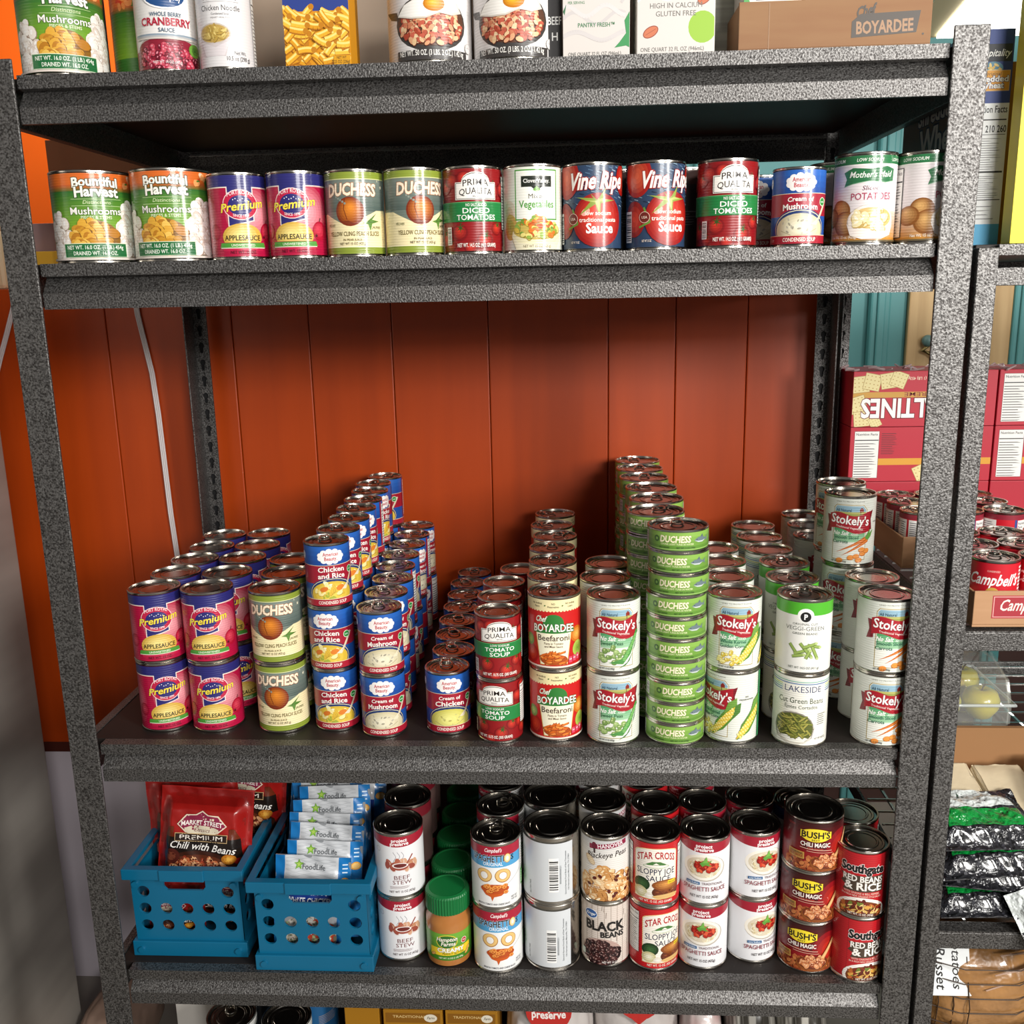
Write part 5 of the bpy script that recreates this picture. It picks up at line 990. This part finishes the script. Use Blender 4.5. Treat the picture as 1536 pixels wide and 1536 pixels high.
# ------------------------------------------------------------------ goods on the neighbouring rack
def a_cereal():
    a = Art(50, 255, 'eef0f0'); a.R(-25, 170, 25, 255, '34498a'); a.R(-25, 0, 25, 26, '58b0dc')
    a.R(-23, 218, 23, 238, '20242c'); a.R(-22.4, 218.6, 22.4, 237.4, '2c3038'); a.T('Hospitality', 0, 224, 8, 'f4f4f0', w=42, shear=.3, bold=.01); a.E(2, 210, 12, 8, '5a8aa0'); a.pile(2, 210, 8, 5, 10, 3.4, ['d8b45a', 'e8cc80'], 2, .4)
    a.R(-23, 184, 23, 208, 'd8b890'); a.R(-22.4, 184.6, 22.4, 207.4, 'e0a03a'); a.T('Original', 2, 202, 3.8, '5a3a1c', w=20, bold=0); a.T('Shredded', 0, 195, 6.4, 'fbfaf6', w=42, bold=.03, out=('2a3a7a', .05)); a.T('Wheat', 2, 187.4, 6.4, 'fbfaf6', w=28, bold=.03, out=('2a3a7a', .05))
    a.T('Nutrition Facts', 0, 159, 8, '1c1c1c', w=46, bold=.01); a.R(-23, 150, 23, 151.4, '1c1c1c'); a.T('210', 4, 136, 8, '1c1c1c', w=11); a.T('260', 18, 136, 8, '1c1c1c', w=11); a.R(-23, 133, 23, 133.6, '1c1c1c')
    a.lines(-22, 92, 22, 131, 14, '6a6a6a', .25); a.R(-23, 88, 23, 90, '1c1c1c'); a.lines(-22, 58, 22, 86, 11, '6a6a6a', .25, 5); a.R(-23, 55, 23, 56, '1c1c1c'); a.lines(-20, 32, 20, 52, 4, '8a8a8a', .2, 6); return a
def a_cereal_side():
    a = Art(235, 255, '34498a'); a.R(-117, 0, 117, 26, '3a6a9a'); a.R(-117, 110, 117, 200, '6a5040'); a.T('Shredded', 10, 168, 22, 'd8d4cc', w=130, bold=.03, out=('20284a', .05)); a.T('Wheat', 30, 126, 34, 'd8d4cc', w=150, bold=.03, out=('20284a', .05)); a.T('Hospitality', 10, 214, 20, 'f4f4f0', w=120, shear=.3); a.pile(0, 60, 90, 36, 60, 16, ['b88a4a', 'c89a5a', 'a87a3c'], 2, .5, None, '6a4a20'); return a
NAVY = mat('navy_carton', '34498a', .45)
carton('cereal_box', (1.2235, 1.2735, .05, .285, .6762, .9312), NAVY, 'blue wheat cereal box on the neighbouring rack beside the post', front=a_cereal(), left=a_cereal_side())
carton('cereal_box', (1.2785, 1.33, .08, .27, .6762, .90), mat('brown_carton', 'a06a2a', .5), 'brown cereal box squeezed behind the yellow box')
def a_yellow():
    a = Art(190, 300, 'e8d51a'); a.lines(-66, 52, -30, 70, 5, '6a6010', .3); a.E(-72, 22, 7, 7, '2a2a20'); a.E(-72, 22, 6, 6, 'e8e4b0'); a.P([(-75,19),(-72,26),(-69,19)], '2a2a20'); return a
carton('cereal_box', (1.267, 1.457, -.001, .026, .6762, .9762), mat('bright_yellow_carton', 'e2cf1c', .45), 'bright yellow box at the front edge of neighbouring rack', front=a_yellow())
bm = bmesh.new(); r = random.Random(3)
# soup trays: front tray of condensed soup, second tray behind
def a_camptray(): return Art(180, 52, None).R(-78, 12, 8, 44, 'a8343c').R(-76.5, 13.5, 6.5, 42.5, 'd8a8a0').R(-75.5, 14.5, 5.5, 41.5, 'a02c36').T("Campbell's", -35, 23, 15, 'f0dcd0', w=68, shear=.3, bold=.015)
tray('cardboard_tray', 1.2655, 1.470, .004, .215, .1785, .050, 'kraft soup tray with red printed panel at the rack front', a_camptray())
tray('cardboard_tray', 1.2655, 1.470, .285, .49, .1785, .052, 'kraft soup tray further back on neighbouring rack'); 
tray('cardboard_tray', 1.478, 1.70, .004, .215, .1785, .050, 'second kraft soup tray beyond the printed one')
for j, y in enumerate((.043, .110, .177)):
    for i, x in enumerate((1.304, 1.3705, 1.437)):
        can('camp', x-(.0006 if j == 1 else 0), y, .1816, 'red condensed soup can, %s row of the front tray, %s from the post' % (ONES[j], ONES[i]), 'soup cans in the front tray', (2 if i == 0 else -8)+9*j)
for j, y in enumerate((.324, .390, .4505)):
    for i, x in enumerate((1.304, 1.3705, 1.437)):
        can('facts', x, y, .1816, 'white and red soup can, %s row of the rear tray, %s from the post' % (ONES[j], ONES[i]), 'soup cans in the rear tray', 26 if i == 0 else -20+10*j)
for i, x in enumerate((1.516, 1.583)): can('camp', x, .043, .1816, 'red condensed soup can in the far tray, %s from printed tray' % ONES[i], 'soup cans in the far tray', -10)
def a_crackers(up):
    a = Art(250, 98, 'b81830')
    s = 1 if not up else -1
    def X(u): return u*s
    def cr(u, v, q, rot):
        c, d = math.cos(rot), math.sin(rot); P = [(u+q*(x*c-y*d), v+q*(x*d+y*c)) for x, y in ((-1,-1),(1,-1),(1,1),(-1,1))]; a.P(P, 'a88a4a'); a.P([(u+(p-u)*.94, v+(w_-v)*.94) for p, w_ in P], 'e2d49a')
        for i in range(4):
            for k in range(4): x, y = -.7+.46*i, -.7+.46*k; a.E(u+q*(x*c-y*d), v+q*(x*d+y*c), q*.1, q*.07, 'b89a58', 0, 6, .002)
    if up:
        a.R(-125, 52, 125, 62, 'c8963a'); a.T('SUPREME', -2, 61, 7, '8a3020', w=66, fl=-1); a.T('NET WT 16 OZ (1 LB) 453g', 10, 88, 5, 'f0d8c0', w=80, fl=-1)
        for u, v, q, t in ((-112,76,15,.1),(-92,80,15,-.2),(-64,82,14,.15),(-46,84,14,-.35),(-116,40,15,.3),(-108,14,14,.1),(-84,8,10,.5)): cr(u, v, q, t)
        for f in [a]: a.T('SALTINES', -34, 49, 32, 'fbf6f0', w=150, bold=.03, fl=-1, out=('6a1020', .03))
        # the carton lies on its head, so the lettering stands upside down
        a.R(104, 8, 125, 96, 'b81830')
    else:
        a.nut(-118, 6, -74, 92, 14); a.lines(-70, 50, -40, 90, 12, '6a1220', .4); a.R(-74, 30, 125, 42, 'd89a2a'); cr(6, 16, 15, .45); cr(30, 18, 14, -.1); cr(48, 14, 14, .3)
    return a
CRK = mat('cracker_carton', 'b01a30', .45)
for i, x in enumerate((1.235, 1.4895)):
    for k in range(3):
        if k == 2 and i == 0: art = a_crackers(True)
        else: art = a_crackers(False)
        z = .1785+k*.1003
        carton('cracker_box', (x, x+.252, .505, .61, z, z+.0995), CRK, 'red saltine cracker box, %s of its stack, %s' % (('bottom', 'middle', 'top')[k], 'stack beside the rack post' if i == 0 else 'stack away from the post'), front=art if k else None, group='saltine boxes')
bm = bmesh.new(); PLS = mat('clear_wrap', 'f4f4f6', .12, 0, alpha=.22, coat=1)
for k in range(9): tube(bm, [(1.235+.055*k+.012*math.sin(q*2+k), .50+.012*q, .481+.003*math.sin(q*3+k)) for q in range(9)], .0018, 6)
tag(finish('shrink_wrap', bm, mat('glossy_wrap_folds', 'c8b0b0', .15, 0, alpha=.6, coat=1)), 'crinkled clear wrap over the top cracker boxes', 'plastic wrap')
# carved plaque hung on the teal wall
pl = empty('wall_plaque', (0, 0, 0)); tag(pl, 'pale wooden plaque with carved metal ornament on teal wall', 'plaque')
boxobj('board', (1.655, 1.93, 1.478, 1.4995, .37, .80), mat('pale_wood', 'c4a678', .6, 0, noise=((40, 40, 3), 'a98a5c', 4)), pl, bev=.004)
BR = mat('aged_brass', '8a7a4a', .4, .8, noise=(60, '5a5034', 2)); bm = bmesh.new()
tube(bm, [(1.85, 1.465, .64), (1.80, 1.462, .635), (1.765, 1.462, .62), (1.75, 1.462, .60), (1.765, 1.462, .58), (1.785, 1.462, .56), (1.79, 1.464, .53), (1.775, 1.466, .50)], [.010, .012, .013, .013, .013, .012, .009, .003], 10)
P = [(1.725+.032*math.cos(t*PI/2+.2)*(1 if t % 1 == 0 else .55), 1.464, .455+.032*math.sin(t*PI/2+.2)*(1 if t % 1 == 0 else .55)) for t in (0, .5, 1, 1.5, 2, 2.5, 3, 3.5)]
tube(bm, P, .0055, 8, True); tube(bm, [(1.75, 1.464, .44), (1.80, 1.464, .41), (1.85, 1.464, .405)], .007, 8); finish('ornament', bm, BR, pl, smooth=60)
bm = bmesh.new(); bmesh.ops.create_uvsphere(bm, u_segments=18, v_segments=12, radius=.016, matrix=Matrix.Translation((1.705, 1.462, .475))); finish('bead', bm, mat('verdigris_bead', '5a7a78', .4), pl, smooth=80)

# ---- fruit clamshell, bag, carton and napkin packs
CLEAR = mat('clear_plastic', 'f6fbf8', .06, 0, alpha=.16, coat=1)
fc = empty('fruit_box', (0, 0, 0)); tag(fc, 'clear plastic clamshell of yellow-green apples on the wire shelf', 'fruit box')
bm = bmesh.new(); prism(bm, [(.29,-.108),(.29,-.065),(.31,-.02),(.36,-.008),(.42,-.008),(.46,-.06),(.46,-.108)], 1.33, 1.468); bmesh.ops.bevel(bm, geom=bm.edges[:], offset=.006, segments=2, affect='EDGES'); finish('shell', bm, CLEAR, fc, smooth=50)
bm = bmesh.new(); tube(bm, [(1.328,.287,-.063),(1.47,.287,-.063),(1.47,.462,-.063),(1.328,.462,-.063)], .003, 8, True); finish('rim', bm, mat('clear_rim', 'e8f0ee', .1, 0, alpha=.5, coat=1), fc, smooth=50)
def apple(x, y, z, q, c, label):
    bm = bmesh.new(); lathe(bm, [(0, -.82*q), (.3*q, -.9*q), (.62*q, -.72*q), (.95*q, -.2*q), (1.0*q, .25*q), (.82*q, .68*q), (.45*q, .86*q), (.18*q, .78*q), (0, .62*q)], 24)
    o = finish('apple', bm, mat('apple_skin_'+c, c, .3, 0, noise=(30, 'b8b040', 2), coat=.5), smooth=80, loc=(x, y, z)); tag(o, label, 'apple', 'apples in the clamshell')
    bm = bmesh.new(); tube(bm, [(0, 0, .6*q), (.002, 0, .9*q), (.006, 0, 1.1*q)], .0016, 6); finish('stem', bm, mat('apple_stem', '4a3a20', .7), o)
apple(1.366, .33, -.077, .031, 'a8b83a', 'green apple by the rack post in the clamshell'); apple(1.432, .332, -.077, .031, 'c8b838', 'yellow apple at the open front of clamshell'); apple(1.40, .393, -.078, .030, 'c89a4a', 'orange-flushed apple in the second row of clamshell'); apple(1.437, .428, -.078, .030, 'b8b030', 'olive yellow apple at the back of clamshell'); apple(1.361, .425, -.078, .030, '9ab04a', 'pale green apple at the back by the post')
def crumple(name, cx, cy, cz, rx, ry, rz, m, label, cat, amp=.16, seed=1, group=None, lowflat=True):
    bm = bmesh.new(); bmesh.ops.create_icosphere(bm, subdivisions=5, radius=1); r = random.Random(seed); K = [(Vector((r.uniform(-1, 1), r.uniform(-1, 1), r.uniform(-1, 1)))*r.uniform(2, 9), r.random()*6) for _ in range(14)]
    for v in bm.verts:
        p = v.co.copy(); d = sum(abs(math.sin(p.dot(k)+f)) for k, f in K)/14-.6; p *= 1+amp*d*2; 
        q = Vector((math.copysign(abs(p.x)**.7, p.x)*rx, math.copysign(abs(p.y)**.7, p.y)*ry, math.copysign(abs(p.z)**.8, p.z)*rz))
        if lowflat and q.z < -rz*.8: q.z = -rz*.8
        v.co = q
    o = finish(name, bm, m, smooth=40, loc=(cx, cy, cz)); return tag(o, label, cat, group)
crumple('plastic_bag', 1.318, .262, -.045, .045, .026, .050, mat('cloudy_plastic', 'd8d0cc', .15, 0, alpha=.5, coat=1), 'crumpled clear plastic bag by the post in front of apples', 'bag', .2, 4, lowflat=False)
tray('cardboard_box', 1.258, 1.72, .02, .29, -.2805, .245, 'open brown cardboard box holding wrapped napkin packs', m=mat('box_cardboard', '9a7048', .8), cat='box') if 0 else None
carton('cardboard_box', (1.2685, 1.70, .225, .235, -.2805, -.074), mat('box_cardboard', '9a7048', .8), 'brown cardboard panel standing behind the napkin packs')
NAP = mat('cream_paper_wrap', 'd8c8a8', .55, 0, bump=(28, .5, .004))
def pack(x, y, z, w, d, h, rx, rz, label):
    bm = bmesh.new(); box(bm, -w/2, w/2, -d/2, d/2, 0, h, .006); bmesh.ops.subdivide_edges(bm, edges=bm.edges[:], cuts=3, use_grid_fill=True); r = random.Random(int(x*1000))
    for v in bm.verts: v.co += Vector((r.uniform(-1, 1), r.uniform(-1, 1), r.uniform(-1, 1)))*.0012
    o = finish('napkin_pack', bm, NAP, smooth=50, loc=(x, y, z)); o.rotation_euler = (rx, 0, rz); tag(o, label, 'napkin pack', 'cream napkin packs')
for i, (x, y, z) in enumerate(((1.318, .168, -.25), (1.401, .168, -.253), (1.485, .168, -.238))): pack(x, y, z, .078, .110, .125, .25, .03, 'cream paper napkin pack, %s away from the rack post' % ONES[i])
# ---- bags of black beans
def a_beanbag(k):
    a = Art(160, 112, '26262a'); r = random.Random(k)
    for i in range(420): u, v = r.uniform(-85, 85), r.uniform(0, 120); a.E(u, v, 3.2, 2, r.choice(['151518', '1f1f24', '34343a', '101012']), r.random()*3, 7, .0015)
    a.P([(-60,30),(80,26),(85,58),(-56,62)], '0f8a3a'); a.P([(-85,58),(60,66),(40,120),(-85,120)], 'd0d6d4'); a.T('TAIL', -20, 92, 14, '4a5a50', w=50, shear=.2); a.E(72, 20, 8, 8, '0f8a3a'); return a
BB = mat('black_bean_bag', (.018, .018, .02), .2, 0, noise=(110, (.09, .09, .1), 1, .1), bump=(70, .8, .006), coat=1)
bb = make_pouch('bean_bag', a_beanbag(1), 18, BB, 8, amp=1.9, m=print_mat('bag_print', .16, coat=1, bump=(75, 1, .012)))
BAGS = ((1.338, .004, -.264, -1.40, 0, .05, 'bag of black beans lying lowest by the post'), (1.338, .016, -.229, -1.38, .03, -.10, 'bag of black beans second from the bottom by the post'), (1.336, -.004, -.194, -1.36, -.03, .08, 'bag of black beans third from the bottom by the post'),
        (1.330, .008, -.158, -1.28, .05, .14, 'bag of black beans with white label topping the pile by the post'), (1.512, .010, -.264, -1.38, .0, -.05, 'bag of black beans lying lowest away from the post'), (1.515, .008, -.226, -1.36, -.03, .06, 'bag of black beans second from the bottom away from the post'),
        (1.492, .012, -.178, -1.1, .32, -.2, 'largest bean bag leaning on top of the far pile'), (1.462, -.030, -.300, -.5, -.35, .1, 'bag of black beans slipping tilted over the shelf edge'))
for i, (x, y, z, rx, ry, rz, l) in enumerate(BAGS):
    o = bb if i == 0 else copy_tree(bb); o.location = (x, y, z); o.rotation_euler = (rx, ry, rz); tag(o, l, 'bag', 'black bean bags')
    if i == 6: o.scale = (1.15, 1.1, 1.15)
# ---- potato bags on the bottom shelf
NET = mat('netted_potatoes', '8a6238', .3, 0, noise=(26, 'a87a48', 3), bump=(24, .9, .01), coat=.7)
def potato_bag(x, y, z, rz, label, txt):
    o = crumple('potato_bag', x, y, z, .105, .12, .094, NET, label, 'bag', .08, int(x*100)); o.rotation_euler = (0, 0, rz)
    bm = bmesh.new()
    for k in range(13):
        t = 2*PI*k/13; tube(bm, [(.100+.0*k, 0, .05), (.06+.05*math.cos(t)*.3, -.05+.06*math.sin(t), .055+.045*math.cos(t)), (-.0+.02*math.cos(t), -.075+.05*math.sin(t), .05+.06*math.cos(t))], [.004, .0025, .001], 6)
    finish('gathered_neck', bm, mat('clear_wrap_folds', 'c8a894', .15, 0, alpha=.7, coat=1), o, smooth=60)
    bm = bmesh.new()
    for k in range(9): tube(bm, [(-.11+.02*k, -.118+.03*abs(k-4)/4, -.06), (-.11+.02*k, -.126+.03*abs(k-4)/4, 0), (-.11+.02*k, -.10+.03*abs(k-4)/4, .07)], .0009, 5)
    for k in range(6): tube(bm, [(-.11, -.09, -.06+.025*k), (-.04, -.123, -.06+.025*k), (.04, -.123, -.06+.025*k), (.10, -.09, -.06+.025*k)], .0009, 5)
    finish('net', bm, mat('dark_net', '3a2614', .6), o, smooth=60)
    a = Art(90, 62, 'dfe2e2').T('Potatoes', -2, 36, 13, '1c1a18', w=74, shear=.2, bold=.005).T('Russet', 8, 12, 14, '1c1a18', w=56, shear=.2, bold=.01)
    def wr(u, v, zz): return ((-.088+v*.001, -.124+max(0, .06-u*.001)*.35-zz/1500, .062-u*.001), (0, -1, .35))
    press('paper_band', a, wr, PRINT, o, 8)
    return o
for k, z in enumerate((-.52,)): 
    bm = bmesh.new(); box(bm, 1.2545, 2.30, -.002, .004, z-.032, z-.006, .001); finish('front_beam', bm, HAMMER, u2)
    boxobj('shelf_board', (1.2575, 2.299, .007, .61, z-.016, z-.004), BOARD, u2)
potato_bag(1.345, .135, -.424, 0, 'netted bag of russet potatoes with white paper band, by the post', 1)
potato_bag(1.575, .15, -.424, .4, 'second netted bag of potatoes with white paper band', 1)
# ------------------------------------------------------------------ the bottom shelf
S5 = Z5
def gold(x, y, z, w, h, label, front=None): carton('food_box', (x, x+w, y, y+.10, z, z+h), mat('amber_carton', 'a87416', .45), label, front=front, group='amber boxes on the bottom shelf')
def a_gold(w, h): return Art(w*1000-2, h*1000-2, 'a87416').R(-w*500+4, h*1000-26, w*500-4, h*1000-6, '8a5a10').T('TRADITIONAL', -6, h*1000-16, 5, 'e0c080', w=w*560).E(w*300, h*1000-16, w*110, 8, 'e8e0cc').T('Farm', w*300, h*1000-18, 5, '3a2a14', w=w*120, shear=.3)
gold(.322, .19, S5, .062, .205, 'amber box at the end of the bottom-shelf row', None); gold(.392, .185, S5, .105, .10, 'lower amber box of the bottom-shelf pair', a_gold(.105, .10)); gold(.392, .185, S5+.1003, .105, .104, 'upper amber box of the bottom-shelf pair', a_gold(.105, .104)); gold(.502, .185, S5, .092, .205, 'tall amber box with white oval badge on bottom shelf', a_gold(.092, .205))
SPECS['low1'] = ('food_can', lambda: a_generic('20242a', 'd8d8d4', 'MC'), .043, .1, True, False); SPECS['low2'] = ('food_can', lambda: a_generic('1f5a8a', 'e0e4e0', 'C&'), .043, .1, False, False)
for t in range(2):
    can('low1', .125, .172, S5+.1003*t, ('lower', 'upper')[t]+' dented-lid can below the chili crate'); can('low2', .225, .168, S5+.1003*t, ('lower', 'upper')[t]+' smooth-lid can below the pouch crate')
    can('low1', .14, .272, S5+.1003*t, ('lower', 'upper')[t]+' dark can behind the dented-lid can', None, 40); can('low2', .245, .268, S5+.1003*t, ('lower', 'upper')[t]+' blue can behind the smooth-lid can', None, 40)
carton('white_box', (-.012, .075, .25, .45, S5, S5+.24), mat('white_carton', 'c8c4be', .5), 'white carton at the end of the bottom shelf')
WBAG = mat('white_poly_bag', 'd2ccc8', .3, 0, noise=(9, 'c4bcb8', 2), bump=(20, .6, .006), coat=.4)
def a_pbag(): return Art(110, 90, None).E(0, 50, 40, 38, 'c02a24').P([(-30,30),(0,2),(30,30)], 'c02a24').T('project', 0, 56, 15, 'f6eeea', w=52, bold=.03).T('preserve', 0, 40, 15, 'f6eeea', w=58, bold=.03)
for i, (x, y, l) in enumerate(((.684, .266, 'white plastic bag with round red print on bottom shelf'), (.842, .30, 'white plastic bag with red print beside the round-print bag'))):
    o = crumple('grocery_bag', x, y, S5+.112, .078, .085, .135, WBAG, l, 'bag', .12, 3+i); press('red_print', a_pbag(), lambda u, v, zz: ((u/1000, -.094-zz/2000+.0000035*u*u, .052+v/1000), (0, -1, .2)), PRINT, o, 8)
crumple('meat_pack', .955, .27, S5+.10, .038, .08, .12, mat('pink_pack', 'b88a88', .25, 0, noise=(20, 'd8d0cc', 2), coat=.6), 'pink and white wrapped pack on bottom shelf', 'pack', .14, 8)
ZEB = mat('striped_wrap', 'd0ccc2', .3, 0, noise=((160, 5, 5), '4a463e', 1, .06), coat=.5)
for i, (x, l) in enumerate(((1.042, 'striped clear-wrapped pack beside the pink pack'), (1.132, 'striped clear-wrapped pack beside the post on bottom shelf'))): crumple('bread_pack', x, .27, S5+.105, .046, .09, .125, ZEB, l, 'pack', .1, 12+i, 'striped packs on the bottom shelf')
# between fridge and rack: sacks on the floor
crumple('paper_sack', -.235, .47, ZF+.052, .07, .10, .06, mat('brown_sack', '8a7264', .6, 0, bump=(14, .5, .01)), 'brown sack on the floor between refrigerator and rack', 'sack', .12, 21)
crumple('produce_bag', -.18, .33, ZF+.042, .065, .06, .05, mat('green_orange_bag', '5a7a2a', .3, 0, noise=(9, 'c86a28', 2), coat=.6), 'green and orange produce bag on floor beside the rack', 'bag', .14, 23)
